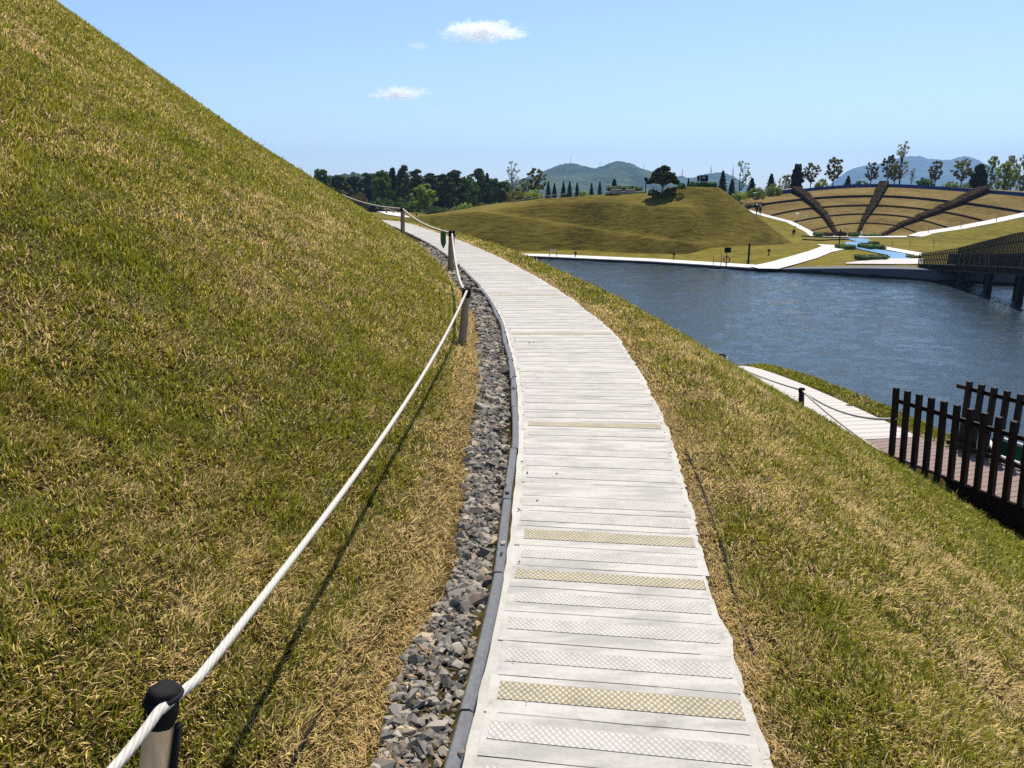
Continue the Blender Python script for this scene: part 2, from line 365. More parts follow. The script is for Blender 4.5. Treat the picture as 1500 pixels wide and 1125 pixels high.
while s < 58:
    pitch = .195 + pr.uniform(-.012, .012); hw = float(st(s, HW)); skew = -.03 + pr.uniform(-.008, .008)
    rag = .05 * (float(noise(np.array([s * .9, 4.5, 0.]))) - .5) + pr.uniform(-.009, .009)
    if s < 30: o = quad_strip(s + .002, s + pitch, -hw + pr.uniform(-.005, .02), hw - .012 + rag, .004 + pr.uniform(0, .0006), skew, 8, .008)
    else: o = quad_strip(s + .004, s + pitch, -hw + .005, hw - .01 + rag, .005, skew, 4)
    nn = len(o[0]); b = len(slab.v); down = [(p[0], p[1], p[2] - .012) for p in o[0]]
    slab.add([tuple(p) for p in o[0]] + [tuple(p) for p in o[1]] + down, [(i, i + 1, nn + i + 1, nn + i) for i in range(nn - 1)] + [(2 * nn + i, 2 * nn + i + 1, i + 1, i) for i in range(nn - 1)])
    strips.append((s, pitch, hw, skew, k))
    if .8 < s < 30:
        for _ in range(pr.choice((0, 1, 1, 1)) if s < 6 else pr.choice((0, 0, 1))):
            v0 = -hw + (pr.uniform(.02, .06) if pr.random() < .7 else pr.uniform(.05, .5)); v1 = hw - (pr.uniform(.02, .06) if pr.random() < .7 else pr.uniform(.05, .3)); wj = pr.uniform(.0010, .0028) if s < 8 else pr.uniform(.002, .005); o = quad_strip(s - wj / 2, s + wj / 2, v0, v1, .0062, skew, 5, .006); b = len(joint.v)
            joint.add([tuple(p) for p in o[0]] + [tuple(p) for p in o[1]], [(i, i + 1, 6 + i, 5 + i) for i in range(4)])
    s += pitch; k += 1
slab.build("slab", M['path'], path); joint.build("joint_dirt", M['joint'], path)
# which slabs carry a beige strip (the others are white), nearest first, as seen along the path
beige_idx = {i for i, (s, *_r) in enumerate(strips) if any(abs(s + .113 - q) < .098 for q in (2.2, 2.98, 3.4, 5.05, 8.35, 11.5, 17.4))}
vis = 0; rest = MB(); rest_uv = []
def strip_mesh(s, pitch, hw, skew, k):
    wd = pr.uniform(.075, .1) if s < 14 else .07
    a = s + pitch * .5 + .015; v0 = -hw + pr.uniform(.015, .04); v1 = hw - pr.uniform(.02, .05)
    o = quad_strip(a - wd / 2, a + wd / 2, v0, v1, .0068, skew, 8 if s < 20 else 3)
    return o, v0, v1, wd
for i, (s, pitch, hw, skew, k) in enumerate(strips):
    if s < .9: continue
    if pr.random() < .15 and i not in beige_idx and s > 3.6: continue
    o, v0, v1, wd = strip_mesh(s, pitch, hw, skew, k); nn = len(o[0])
    V = np.concatenate([o[0], o[1], o[0] - [0, 0, .006], o[1] - [0, 0, .006]])
    Fq = [(j, j + 1, nn + j + 1, nn + j) for j in range(nn - 1)] + [(2 * nn + j, 2 * nn + j + 1, j + 1, j) for j in range(nn - 1)] + [(nn + j, nn + j + 1, 3 * nn + j + 1, 3 * nn + j) for j in range(nn - 1)]
    u = np.concatenate([np.c_[np.linspace(v0, v1, nn) + k * .37, np.full(nn, e)] for e in (0, wd, -.006, wd + .006)])
    if vis < 100:
        vis += 1
        ob = mesh_np("grip_strip", V, Fq, M['strip_beige'] if i in beige_idx else M['strip_white'], path)
        if i in beige_idx: ob['label'] = "beige studded grip strip across the white path"
        uvl = ob.data.uv_layers.new(name="UVMap"); li = np.empty(len(ob.data.loops), np.int32); ob.data.loops.foreach_get("vertex_index", li); uvl.data.foreach_set("uv", u[li].astype(np.float32).ravel())
    else:
        rest.add(V, Fq)
if rest.v: o = rest.build("grip_strip_rows", M['strip_white'], path); o['kind'] = 'stuff'

# ------------------------------------------------------------------ grey edging lengths, gravel
edge = thing("path_edging", surf(2.0, -.5), "grey flat plastic edging in joined lengths between gravel and white path", "edging")
eo = Vector(edge.location)
s = -1.2
while s < 34:
    L = pr.uniform(.62, .95) if s < 14 else pr.uniform(1.2, 1.9)
    n = 7; mb = MB(); prof = [(-.026, -.06), (-.026, .010), (-.019, .018), (.008, .020), (.018, .012), (.020, -.06)]
    jog = pr.uniform(-.008, .008); v = []
    for q in np.linspace(s, s + L - .012, n):
        base = -float(st(q, HW)) - .052 + jog + .006 * math.sin(q * 3); zz = float(st(q, PZ)) + .006 + .004 * math.sin(q * 5)
        for a, b in prof:
            p = surf(q, base + a); v.append((p[0] - eo.x, p[1] - eo.y, zz + b - eo.z))
    f = [(i * 6 + j, i * 6 + j + 1, i * 6 + 7 + j, i * 6 + 6 + j) for i in range(n - 1) for j in range(5)] + [(5, 4, 3, 2, 1, 0), tuple(range((n - 1) * 6, n * 6))]
    mb.add(v, f)
    mb.build("edging_length", M['edging'], edge); s += L

def shard():
    c = np.array([(i, j, k) for i in (-1, 1) for j in (-1, 1) for k in (-1, 1)], float) * .56; fc = np.array([(-1, 0, 0), (1, 0, 0), (0, -1, 0), (0, 1, 0), (0, 0, -1), (0, 0, 1)], float) * .74
    q = [(0, 1, 3, 2), (4, 6, 7, 5), (0, 4, 5, 1), (2, 3, 7, 6), (0, 2, 6, 4), (1, 5, 7, 3)]
    return np.concatenate([c, fc]), np.array([(a[m], a[(m + 1) % 4], 8 + n) for n, a in enumerate(q) for m in range(4)])
def rotm(n, rng):
    q = rng.normal(size=(n, 4)); q /= np.linalg.norm(q, axis=1)[:, None]; a, b, c, d = q.T
    return np.stack([1 - 2 * (c * c + d * d), 2 * (b * c - a * d), 2 * (b * d + a * c), 2 * (b * c + a * d), 1 - 2 * (b * b + d * d), 2 * (c * d - a * b), 2 * (b * d - a * c), 2 * (c * d + a * b), 1 - 2 * (b * b + c * c)], -1).reshape(-1, 3, 3)
iv, if_ = shard()
def gravel_pts(n, s0, s1, rs):
    s = rng.uniform(s0, s1, n); wd = np.interp(s, [2, 7], [.17, .27]) + .12 * (noise(np.c_[s * 1.3, np.zeros(n), np.zeros(n)], 4) - .5)
    d = .095 + rng.random(n) ** .9 * wd; P = surf(s, -(st(s, HW) + d)); P[:, 2] += rng.uniform(-.012, .03, n) * (rs / .03)
    return P, rs * rng.lognormal(0, .42, n)
a1 = gravel_pts(4300, -.5, 4.5, .0155); a2 = gravel_pts(4800, 4.3, 11, .019); a3 = gravel_pts(2400, 10.8, 24, .032)
_s = rng.uniform(1.2, 12, 46); _d = np.where(rng.random(46) < .6, -.055 + rng.uniform(-.03, .03, 46), rng.uniform(0, .25, 46)); _p = surf(_s, -(st(_s, HW) - .0) - (-1) * 0 + np.where(_d < 0, _d, _d)); _p[:, 2] = st(_s, PZ) + np.where(_d < 0, .032, .012)
a4 = (_p, np.where(_d < 0, .010, .0055) * rng.uniform(.6, 1.5, 46))
GP = np.concatenate([a1[0], a2[0], a3[0], a4[0]]); GR = np.concatenate([a1[1], a2[1], a3[1], a4[1]]); n = len(GP)
sh = (iv[None] * (1 + rng.uniform(-.34, .26, (n, 14, 1))) + rng.uniform(-.15, .15, (n, 14, 3))) * rng.uniform(.5, 1.5, (n, 1, 3)); sh = np.einsum('nij,nkj->nki', rotm(n, rng), sh) * GR[:, None, None]
sh[..., 2] *= .8
GV = (GP[:, None] + sh).reshape(-1, 3); GF = (if_[None] + np.arange(n)[:, None, None] * 14).reshape(-1, 3)
pal = np.array([(0.170, 0.156, 0.134), (0.119, 0.110, 0.097), (0.246, 0.220, 0.186), (0.305, 0.272, 0.223), (0.178, 0.136, 0.108), (0.339, 0.264, 0.179), (0.076, 0.072, 0.065)])
gc = pal[rng.choice(7, n, p=[.25, .2, .18, .12, .1, .06, .09])] * rng.uniform(.8, 1.2, (n, 1))
stuff(mesh_np("gravel", GV, GF, M['stone'], colors=np.repeat(gc, 14, 0)), "strip of grey angular crushed stone beside the path edging", "gravel")

# ------------------------------------------------------------------ turf: individual blades on the near bank and verge
def blades(P, nrm, L, Wd, lean, azim, C, curl):
    n = len(P); ca, sa = np.cos(azim), np.sin(azim); hd = np.stack([ca, sa, 0 * ca], -1); sd = np.stack([-sa, ca, 0 * ca], -1)
    upv = nrm * .35 + np.array([0, 0, .65]); upv /= np.linalg.norm(upv, axis=1)[:, None]
    d1 = upv * np.cos(lean)[:, None] + hd * np.sin(lean)[:, None]; l2 = lean + curl; d2 = upv * np.cos(l2)[:, None] + hd * np.sin(l2)[:, None]
    b = P; mpt = b + d1 * (L * .55)[:, None]; t = mpt + d2 * (L * .45)[:, None]; h = sd * (Wd / 2)[:, None]
    V = np.stack([b - h, b + h, mpt - h * .8, mpt + h * .8, t], 1).reshape(-1, 3); i = np.arange(n)[:, None, None] * 5
    Fc = (np.array([(0, 1, 3), (0, 3, 2), (2, 3, 4)])[None] + i).reshape(-1, 3)
    return V, Fc, np.repeat(C, 5, 0)
BV, BF, BC = [], [], []; nb = 0
def grow(n, s0, s1, d0, d1, side, dmin, dmax, wid, lng, gbase=.45, power=1.0):
    """scatter blades over one stretch of turf between two distances from the viewpoint"""
    global nb
    s = rng.uniform(s0, s1, n); d = d0 + (d1 - d0) * rng.random(n) ** power; v = side * (st(s, HW) + d); P = surf(s, v)
    e = .03; th = st(s, TH); slope = (zprof(s, v + e) - zprof(s, v - e)) / (2 * e)
    dist = np.linalg.norm(P - [0, 0, CAMZ], axis=1)
    rel = P - [0, 0, CAMZ]; dep = rel @ np.array([0, c_, -s_]); ux = rel[:, 0] / np.maximum(dep, .05); uy = (rel @ np.array([0, s_, c_])) / np.maximum(dep, .05)
    keep = (dist >= dmin) & (dist < dmax) & (dep > .2) & (np.abs(ux) < .95) & (np.abs(uy) < .75)
    if side > 0:
        a = d - np.interp(s, [3, 9], [.3, .52]) - .15; dT = drop_at(s) / TR; ins = (a > dT - .02) & (a < dT + 1.17) & (s > 9.6); keep &= ~ins
    if side < 0: keep &= d > np.interp(s, [2, 7], [.30, .36]) + .10 * (noise(np.c_[s * 1.7, np.zeros(n), np.zeros(n)], 11) - .3) - .05 * rng.random(n)
    else: keep &= d > .015
    s, d, P, slope, th, dist = s[keep], d[keep], P[keep], slope[keep], th[keep], dist[keep]; n = len(s)
    if n == 0: return
    P = P.copy(); P[:, 2] += off_at(P, d) - .004
    nrm = np.stack([-slope * np.cos(th), -slope * np.sin(th), np.ones(n)], -1); nrm /= np.linalg.norm(nrm, axis=1)[:, None]
    patch = fbm(P * .9, 3, 21) * .55 + fbm(P * 5.0, 2, 33) * .45
    g = gbase + (patch - .5) * 1.7
    fringe = np.exp(-np.maximum(d - (.42 if side < 0 else .02), 0) / (.09 if side < 0 else .07))
    g = g - fringe * .9
    if side > 0: g = g + .30 * sstep(d, 1.6, 3.6) - .05
    green = rng.random(n) < np.clip(g, .04, .93)
    L = np.where(green, rng.uniform(.65, 1.4, n), rng.uniform(.5, 1.3, n)) * lng * 1.12
    lean = np.where(green, rng.uniform(.05, .75, n), rng.uniform(.5, 1.45, n)); curl = np.where(green, rng.uniform(.1, .7, n), rng.uniform(-.3, .9, n))
    clump = fbm(P * 11.0, 2, 61); L = L * (.45 + 1.25 * clump) * np.where(rng.random(n) < .02, 1.7, 1.0); az = noise(P * 7.0, 71) * 9.0 + rng.normal(0, 1.1, n)
    gcol = np.array([(.225, .235, .018)]) * rng.uniform(.3, 1.45, (n, 1)) + np.c_[rng.uniform(-.015, .035, n), rng.uniform(-.01, .02, n), np.zeros(n)]
    scol = np.array([(.80, .615, .265)]) * rng.uniform(.3, 1.2, (n, 1)) * np.c_[np.ones(n), rng.uniform(.9, 1.06, n), rng.uniform(.7, 1.25, n)]
    C = np.where(green[:, None], np.maximum(gcol, .006), scol)
    W = wid * np.where(green, rng.uniform(.7, 1.2, n), rng.uniform(.55, 1.0, n)); V, Fc, Cc = blades(P, nrm, L, W, lean, az, C, curl)
    BV.append(V); BF.append(Fc + nb); BC.append(Cc); nb += len(V)
def turf(dens, s0, s1, d0, d1, side, dmin, dmax, wid, lng, gbase=.42):
    grow(int(dens * (s1 - s0) * (d1 - d0)), s0, s1, d0, d1, side, dmin, dmax, wid, lng, gbase)
turf(46000, .2, 2.6, .3, 2.6, -1, 0, 2.1, .0034, .034)
turf(22000, .3, 4.4, .3, 4.2, -1, 2.1, 3.6, .0046, .037)
turf(9000, .6, 7.5, .3, 6.4, -1, 3.6, 6.2, .0064, .037)
turf(4600, 1.5, 12, .3, 9.5, -1, 6.2, 10, .0098, .041)
turf(2000, 3, 19, .3, 14, -1, 10, 16, .0155, .047)
turf(1000, 6, 31, .3, 17, -1, 16, 26, .025, .055)
turf(380, 14, 60, .3, 17, -1, 26, 52, .044, .075)
turf(46000, .2, 3, 0, 1.7, 1, 0, 2.3, .0034, .032)
turf(22000, .2, 4.6, 0, 3.2, 1, 2.3, 3.6, .0046, .035)
turf(9000, .2, 7, 0, 5.2, 1, 3.6, 6.2, .0064, .036)
turf(4600, .2, 12, 0, 8, 1, 6.2, 10, .0098, .041)
turf(2000, 3, 18, 0, 8.5, 1, 10, 16, .0155, .046)
turf(1000, 10, 30, 0, 9, 1, 16, 26, .024, .054)
turf(400, 20, 62, 0, 9, 1, 26, 70, .042, .07)
# a mat of dead straw along both edges of the path
def straw(n, s0, s1, d0, d1, side, lng, wid):
    global nb
    s = rng.uniform(s0, s1, n); cl = noise(np.c_[s * 4, np.zeros(n), np.zeros(n)], 51 + side); k = rng.random(n) < .25 + cl * .9; s = s[k]; n = len(s)
    d = rng.uniform(d0, d1, n); P = surf(s, side * (st(s, HW) + d)); P[:, 2] += rng.uniform(.0, .018, n)
    nrm = np.tile([0, 0, 1.], (n, 1)); C = np.array([(.68, .47, .22)]) * rng.uniform(.4, 1.25, (n, 1))
    V, Fc, Cc = blades(P, nrm, rng.uniform(.6, 1.4, n) * lng, wid * rng.uniform(.6, 1.1, n), rng.uniform(1.1, 1.6, n), rng.uniform(0, 2 * np.pi, n), C, rng.uniform(-.3, .3, n))
    BV.append(V); BF.append(Fc + nb); BC.append(Cc); nb += len(V)
straw(6200, .3, 6, .25, .52, -1, .045, .0026); straw(4200, 6, 14, .30, .56, -1, .06, .006)
straw(2600, 14, 30, .30, .6, -1, .09, .012)
straw(7000, .3, 6, -.05, .11, 1, .034, .0026); straw(4200, 6, 16, -.03, .10, 1, .05, .006); straw(2200, 16, 40, -.02, .12, 1, .07, .014)
straw(1300, .3, 6, .08, .34, -1, .05, .0024); straw(500, 6, 14, .08, .34, -1, .06, .005)
print('BLADES', nb // 5)
stuff(mesh_np("grass", np.concatenate(BV), np.concatenate(BF), M['blade'], colors=np.concatenate(BC)), "short half dry turf on the mound banks and verges", "grass")
del BV, BF, BC

# ------------------------------------------------------------------ bamboo posts and the white rope
def post(basep, topp, rad, mat, label, wrap=True, stake=False):
    b, t = Vector(basep), Vector(topp); ax = t - b; L = ax.length; u = ax.normalized()
    root = thing("rope_post", b, label, "post", "bamboo posts holding the white rope"); q = lambda k: tuple(u * (L * k))
    mb = MB(); ks = [-.12, 0, .28, .29, .30, .62, .63, .64, .93, .985]; rr = [1, 1, 1, 1.06, 1, .98, 1.04, .98, .96, .95]
    mb.tube([q(k) for k in ks], [rad * r for r in rr], 18); mb.build("bamboo_pole", mat, root, True)
    if wrap:
        mb = MB(); mb.tube([q(k) for k in (.86, .863, .87, .88, .90, .905, .94, .965, .985, .995, 1.0)], [rad * r for r in (1.0, 1.03, 1.04, 1.08, 1.02, 1.07, 1.02, 1.05, .98, .8, .5)], 18)
        jv = np.array(mb.v); jn = np.stack([noise(jv * 45 + k * 9.1, 5 + k) for k in range(3)], -1) - .5; mb.v = [tuple(p) for p in jv + jn * rad * .32]; mb.build("tape_wrap", M['black'], root, True)
    mb = MB(); side = u.orthogonal().normalized(); loop = []
    fw = Vector((0, -1, 0)); fw = (fw - u * fw.dot(u)).normalized(); rt = u.cross(fw)
    for a in np.linspace(0, 2 * math.pi, 25): loop.append(tuple(u * (L * .955) + (fw * math.cos(a) + rt * math.sin(a)) * rad * 1.10 + u * (.012 * math.sin(a * 1.0))))
    mb.tube(loop, .0055, 8); mb.build("rope_tie", M['black'], root, True)
    if stake:
        mb = MB(); o = rt * (rad * 1.28) * stake
        mb.tube([tuple(o + u * (-.1)), tuple(o + u * (L * .6)), tuple(o * .98 + u * (L * .86))], [.009, .009, .008], 8); mb.build("black_stake", M['black'], root, True)
    return root
G0 = lambda s, d: surf(s, -(float(st(s, HW)) + d))
t1 = at(241, 1004, 1.56); b1 = t1 + np.array([-.13, .0, -.60])
b3 = at(675, 529, 7.62); t3 = at(684, 421, 7.55)
b2 = at(660, 405, 15.0); t2 = at(662, 337, 14.9)
b4 = at(590, 349, 24.6); t4 = at(590, 303, 24.5)
t5 = at(501, 284, 34.5); b5 = t5 + np.array([0, .1, -.9])
post(b1, t1, .0305, M['tan'], "pale bamboo post with black taped top at the near end of the rope", stake=1)
post(b3, t3, .042, M['bamboo_old'], "thick brown bamboo post beside the gravel where the rope bends")
post(b2, t2, .062, M['bamboo_old'], "leaning brown post right beside the hanging green pennant")
post(b4, t4, .07, M['bamboo_old'], "brown post standing before the far white end of the path")
post(b5, t5, .07, M['bamboo_old'], "farthest thin rope post on the mound crest against the dark trees")

m, nt, bs = new_mat('white rope'); tc = N(nt, "ShaderNodeTexCoord").outputs["UV"]; wv = N(nt, "ShaderNodeTexWave"); wv.wave_type = 'BANDS'; wv.bands_direction = 'DIAGONAL'; wv.inputs["Scale"].default_value = 1.0; wv.inputs["Distortion"].default_value = .4
mp = N(nt, "ShaderNodeMapping"); mp.inputs["Scale"].default_value = (22, 1.0, 1); nt.links.new(tc, mp.inputs[0]); nt.links.new(mp.outputs[0], wv.inputs["Vector"])
rr = ramp(nt, wv.outputs["Fac"], [(.0, (0.397, 0.371, 0.331)), (.5, (0.514, 0.489, 0.448))]); nt.links.new(rr.outputs[0], bs.inputs["Base Color"]); bs.inputs["Roughness"].default_value = .85; bs.inputs["Specular IOR Level"].default_value = .15
bump(nt, bs, wv.outputs["Fac"], .35, .002); M['rope'] = m
def rope_mesh(name, pts, rad, mat, n=10):
    mb = MB(); mb.tube(pts, rad, n); o = mb.build(name, mat, None, True); me = o.data; uv = me.uv_layers.new(name="UVMap")
    L = np.r_[0, np.cumsum([np.linalg.norm(np.array(a) - np.array(b)) for a, b in zip(pts[1:], pts[:-1])])]
    for p in me.polygons:
        if len(p.vertices) != 4: continue
        k0 = min(v % n for v in p.vertices); wrapq = {v % n for v in p.vertices} == {0, n - 1}
        for li in p.loop_indices:
            v = me.loops[li].vertex_index; kk = v % n
            if wrapq and kk == 0: kk = n
            uv.data[li].uv = (L[v // n], kk / n * 3)
    return o
def span(a, b, sag, n):
    a, b = np.array(a), np.array(b); t = np.linspace(0, 1, n)[:, None]; p = a + (b - a) * t; p[:, 2] -= (4 * sag * t * (1 - t))[:, 0]; return [tuple(q) for q in p]
t0 = at(60, 1212, 1.22); dn = np.array([0, 0, -.03])
fr = np.array([.0, -.045, 0])
rp = span(t0 + fr, t1 + dn * .9 + np.array([.005, -.047, 0]), .02, 14) + span(t1 + dn + np.array([.03, -.03, 0.0]), t3 + dn + np.array([.0, -.055, 0]), .13, 60)[1:] + span(t3 + dn + np.array([.0, -.055, 0]), t2 + dn * 2, .26, 30)[1:] + span(t2 + dn * 2, t4 + dn * 2, .12, 30)[1:] + span(t4 + dn * 2, t5 + dn, .12, 26)[1:] + span(t5, t5 + np.array([-2.6, 4.5, .1]), .15, 8)[1:]
tag(rope_mesh("rope", rp, [.0108 if i < 74 else (.0165 if i < 103 else .024) for i in range(len(rp))], M['rope']), "long white braided rope slung between the bamboo posts beside the path", "rope")
pn = at(649, 340, 15.6); mb = MB()
out = [(-.045, 0), (.05, .0), (.058, -.05), (.056, -.2), (.045, -.25), (.0, -.335), (-.045, -.24), (-.056, -.17), (-.054, -.05)]
for z0 in (-.006, .006): mb.v += [(x, z0, z) for x, z in out]
k = len(out); mb.f += [tuple(range(k - 1, -1, -1)), tuple(range(k, 2 * k))] + [(i, (i + 1) % k, k + (i + 1) % k, k + i) for i in range(k)]
pt = thing("pennant", pn, "green leaf shaped pennant hanging from the white rope near a post", "pennant"); mb.build("cloth", M['green_tag'], pt)
mb = MB(); mb.tube([(-.01, 0, 0), (0, 0, .05), (.01, 0, 0)], .006, 6); mb.build("hanger", M['black'], pt)

# thin black hoses half buried at the path edges
def hose(s0, s1, side, d, label, seed):
    q = np.linspace(s0, s1, 60); v = side * (st(q, HW) + d + .02 * (noise(np.c_[q * 1.5, np.full(60, seed), np.zeros(60)]) - .5)); P = surf(q, v); P[:, 2] += .014 + .012 * (noise(np.c_[q * 2.5, np.full(60, seed + 3.), np.zeros(60)]) - .35)
    mb = MB(); mb.tube([tuple(p) for p in P], .0042, 8); tag(mb.build("hose", M['black'], None, True), label, "hose", "irrigation hoses along the path")
hose(2.5, 4.7, 1, .085, "thin black hose half buried in the verge on the lake side of the path", 2.)
hose(1.4, 2.2, -1, .50, "short black hose end lying between the gravel and the mound turf", 8.)

# ------------------------------------------------------------------ lower path, its post and ropes, boardwalk with railings
q = np.arange(11.3, 60, .25); lv0, lv1 = lowd(q) + .0, lowd(q) + 1.12
V = np.stack([surf(q, lv0 + .001), surf(q, lv1)], 1); V[:, :, 2] = (st(q, PZ) - drop_at(q) + .02)[:, None]
mlow, nt, bs = new_mat('lower path slabs'); uvn = N(nt, "ShaderNodeTexCoord").outputs["UV"]
wv = N(nt, "ShaderNodeTexWave"); wv.bands_direction = 'X'; wv.inputs["Scale"].default_value = 1.6; nt.links.new(uvn, wv.inputs["Vector"])
rr = ramp(nt, wv.outputs["Fac"], [(.0, (0.323, 0.309, 0.283)), (.3, (0.426, 0.404, 0.375)), (.8, (0.456, 0.434, 0.404))]); nt.links.new(rr.outputs[0], bs.inputs["Base Color"]); bs.inputs["Roughness"].default_value = .9
lp = structure(mesh_np("lower_path", V.reshape(-1, 3), grid_faces(len(q), 2)[:, ::-1], mlow))
uvl = lp.data.uv_layers.new(name="UVMap"); li = np.empty(len(lp.data.loops), np.int32); lp.data.loops.foreach_get("vertex_index", li); U = np.stack([np.repeat(q, 2), np.tile([0, 1.12], len(q))], -1); uvl.data.foreach_set("uv", U[li].astype(np.float32).ravel())

ZD = CAMZ - 3.85
A = onz(1308, 665, ZD); B = onz(1490, 735, ZD); dv = (B - A) / np.linalg.norm(B - A); nv = np.array([-dv[1], dv[0], 0]);
if nv[0] < 0: nv = -nv
RZ = math.atan2(dv[1], dv[0])
bw = thing("boardwalk", A, "reddish brown plank boardwalk joining the lower white path", "boardwalk")
mb = MB(); x = -1.35
while x < 7.5:
    mb.box((*(dv * (x + .065) + nv * .62)[:2], -.02 + pr.uniform(-.0015, .0015)), (.128, 1.34, .035), RZ, None, .004); x += .135
mb.build("planking", M['deck'], bw)
mb = MB()
for o in (-.01, 1.25): mb.box((*(dv * 3.1 + nv * o)[:2], -.17), (8.9, .07, .24), RZ)
mb.build("fascia", M['dark_wood'], bw)
mb = MB()
for k in range(6):
    for o in (.15, 1.05):
        p = dv * (-.9 + 1.6 * k) + nv * o; mb.box((p[0], p[1], -1.9), (.16, .16, 3.3), RZ)
mb.build("piles", M['dark_wood'], bw)
mb = MB(); mb.box((*(dv * 3.45 + nv * 1.16)[:2], .055), (7.0, .05, .07), RZ, None, .006); mb.build("kerb_rail", M['dark_wood'], bw)
def railing(start, n, pitch, label, topz, railz, rail_ahead, lean, basez):
    rt = thing("railing", start, label, "railing", "dark timber railings of the boardwalk")
    ax = Vector(tuple(nv)) * lean
    for k in range(n):
        p = dv * (k * pitch); mb = MB(); Mx = Matrix.Shear('XY', 3, (0, 0)); h = topz - basez
        Mx = Matrix(((1, 0, ax.dot(Vector(tuple(dv))) ), (0, 1, lean), (0, 0, 1)))
        mb.box((p[0] , p[1], (topz + basez) / 2), (.072, .072, h), RZ, Mx, .004); mb.build("post", M['dark_wood'], rt)
    mb = MB(); L = n * pitch + rail_ahead; c = dv * (L / 2 - rail_ahead - pitch * .35) - nv * (0)
    mb.box((c[0] + nv[0] * .055, c[1] + nv[1] * .055, railz), (L, .045, .065), RZ, None, .005); mb.build("rail", M['dark_wood'], rt)
    return rt
railing(A - nv * .05, 18, .21, "near slatted timber railing between the grass slope and the boardwalk", 1.06, .84, 0, -.06, -.35)
railing(A + dv * .08 + nv * 1.30 + dv * (-.02) * 0 , 17, .21, "lakeside timber railing with handrail on the far side of the boardwalk", 1.06, .93, .18, .0, -.3)

lpb = at(1173, 610, 14.0); lpt = at(1174.5, 569, 13.95)
root = thing("rope_post", lpb, "short dark post holding a thin rope beside the lower path", "post", "bamboo posts holding the white rope")
dl_ = lpt - lpb; mb = MB(); mb.tube([tuple(dl_ * k) for k in (-.9, .3, .97)], .05, 12); mb.build("bamboo_pole", M['dark_wood'], root, True)
mb = MB(); mb.tube([tuple(dl_ * k) for k in (.86, .9, 1.0, 1.03)], [.053, .058, .056, .03], 12); mb.build("tape_wrap", M['black'], root, True)
fa = A + nv * -.05 + np.array([0, -.05, .58]); fl = surf(20.5, float(lowd(20.5)) - .05) + np.array([0, 0, .52])
lt = lpt + np.array([0, 0, -.03])
tag(rope_mesh("rope", span(fl, lt, .10, 24) + span(lt, fa, .16, 24)[1:], .02, M['rope'], 8), "thin white rope along the lower path tied to the boardwalk railing", "rope")
gr = at(1291, 662, 11.25)
tag(rope_mesh("rope", span(lt, gr, .05, 20), .017, M['rope'], 8), "loose rope end running from the lower post down to the grass", "rope")
hp = at(1057, 531, 19.0); mb = MB()
mb.tube([((.11 * math.cos(a) * 1.2), .03 * math.sin(a), .2 * math.sin(a)) for a in np.linspace(-.6, math.pi + .6, 20)], .03, 8)
hr = thing("hoop_marker", hp, "small dark hoop with white band at the water edge past the lower path", "hoop"); mb.build("hoop", M['boat_dark'], hr, True)
mb = MB(); mb.tube([((.11 * math.cos(a) * 1.2), .03 * math.sin(a), .2 * math.sin(a)) for a in np.linspace(.25, .75, 6)], .034, 8); mb.build("white_band", M['white'], hr, True)

# moored boat behind the railing
bo = A + dv * 1.55 + nv * 2.0; bo[2] = 2.55
boat = thing("boat", bo, "dark green hulled boat with white rim moored behind the boardwalk railing", "boat", rz=RZ + .25)
secs = [(-1.3, .12, .75), (-1.0, .42, .62), (-.3, .55, .58), (.6, .55, .58), (1.2, .48, .62)]
def hull(mb, inset, z0, dz):
    v = []; n = 7
    for x, hw, ht in secs:
        for k in range(n):
            a = math.pi * k / (n - 1); v.append((x, math.cos(a) * (hw - inset), z0 + (ht + dz) * (1 - math.sin(a) ** .6)))
    f = [(i * n + k, i * n + k + 1, i * n + n + k + 1, i * n + n + k) for i in range(len(secs) - 1) for k in range(n - 1)]
    mb.add(v, f + [tuple(range(n)), tuple(range(len(v) - 1, len(v) - 1 - n, -1))]); return mb
hull(MB(), 0, 0, 0).build("hull", M['boat_green'], boat, True)
mb = MB()
for sgn in (1, -1): mb.tube([(x, sgn * hw, ht + .01) for x, hw, ht in secs], .035, 8)
mb.build("rim", M['white'], boat, True)
mb = MB(); mb.box((.1, 0, .66), (1.0, .9, .16), 0, None, .05); mb.build("cover", M['boat_olive'], boat)
mb = MB(); mb.box((.95, 0, .42), (.5, .86, .36), 0, None, .04); mb.build("engine_box", M['boat_dark'], boat)
mb = MB(); mb.tube([(-1.1, 0, -2.6), (-1.1, 0, .2)], .05, 8); mb.build("mooring_pile", M['dark_wood'], boat)

# ------------------------------------------------------------------ lake and land
m, nt, bs = new_mat('lake water'); co = N(nt, "ShaderNodeTexCoord").outputs["Object"]
bs.inputs["Base Color"].default_value = (.026, .040, .050, 1); bs.inputs["Roughness"].default_value = .05; bs.inputs["IOR"].default_value = 1.33
mpa = N(nt, "ShaderNodeMapping"); mpa.inputs["Scale"].default_value = (1.0, 1.7, 1); mpa.inputs["Rotation"].default_value = (0, 0, R(12)); nt.links.new(co, mpa.inputs[0])
na = noise_node(nt, 3.0, 3, .55, mpa.outputs[0]); nb_ = noise_node(nt, 8, 3, .6, mpa.outputs[0])
ad = N(nt, "ShaderNodeMath", operation='MULTIPLY_ADD'); ad.inputs[1].default_value = .38; nt.links.new(nb_.outputs[0], ad.inputs[0]); nt.links.new(na.outputs[0], ad.inputs[2])
bump(nt, bs, ad.outputs[0], 1.0, .045); M['water'] = m
wx = np.r_[-60, np.arange(-8, 58, .21), 130]; wy = np.r_[-40, np.arange(9, 99, .2), 140]; X, Y = np.meshgrid(wx, wy, indexing='ij')
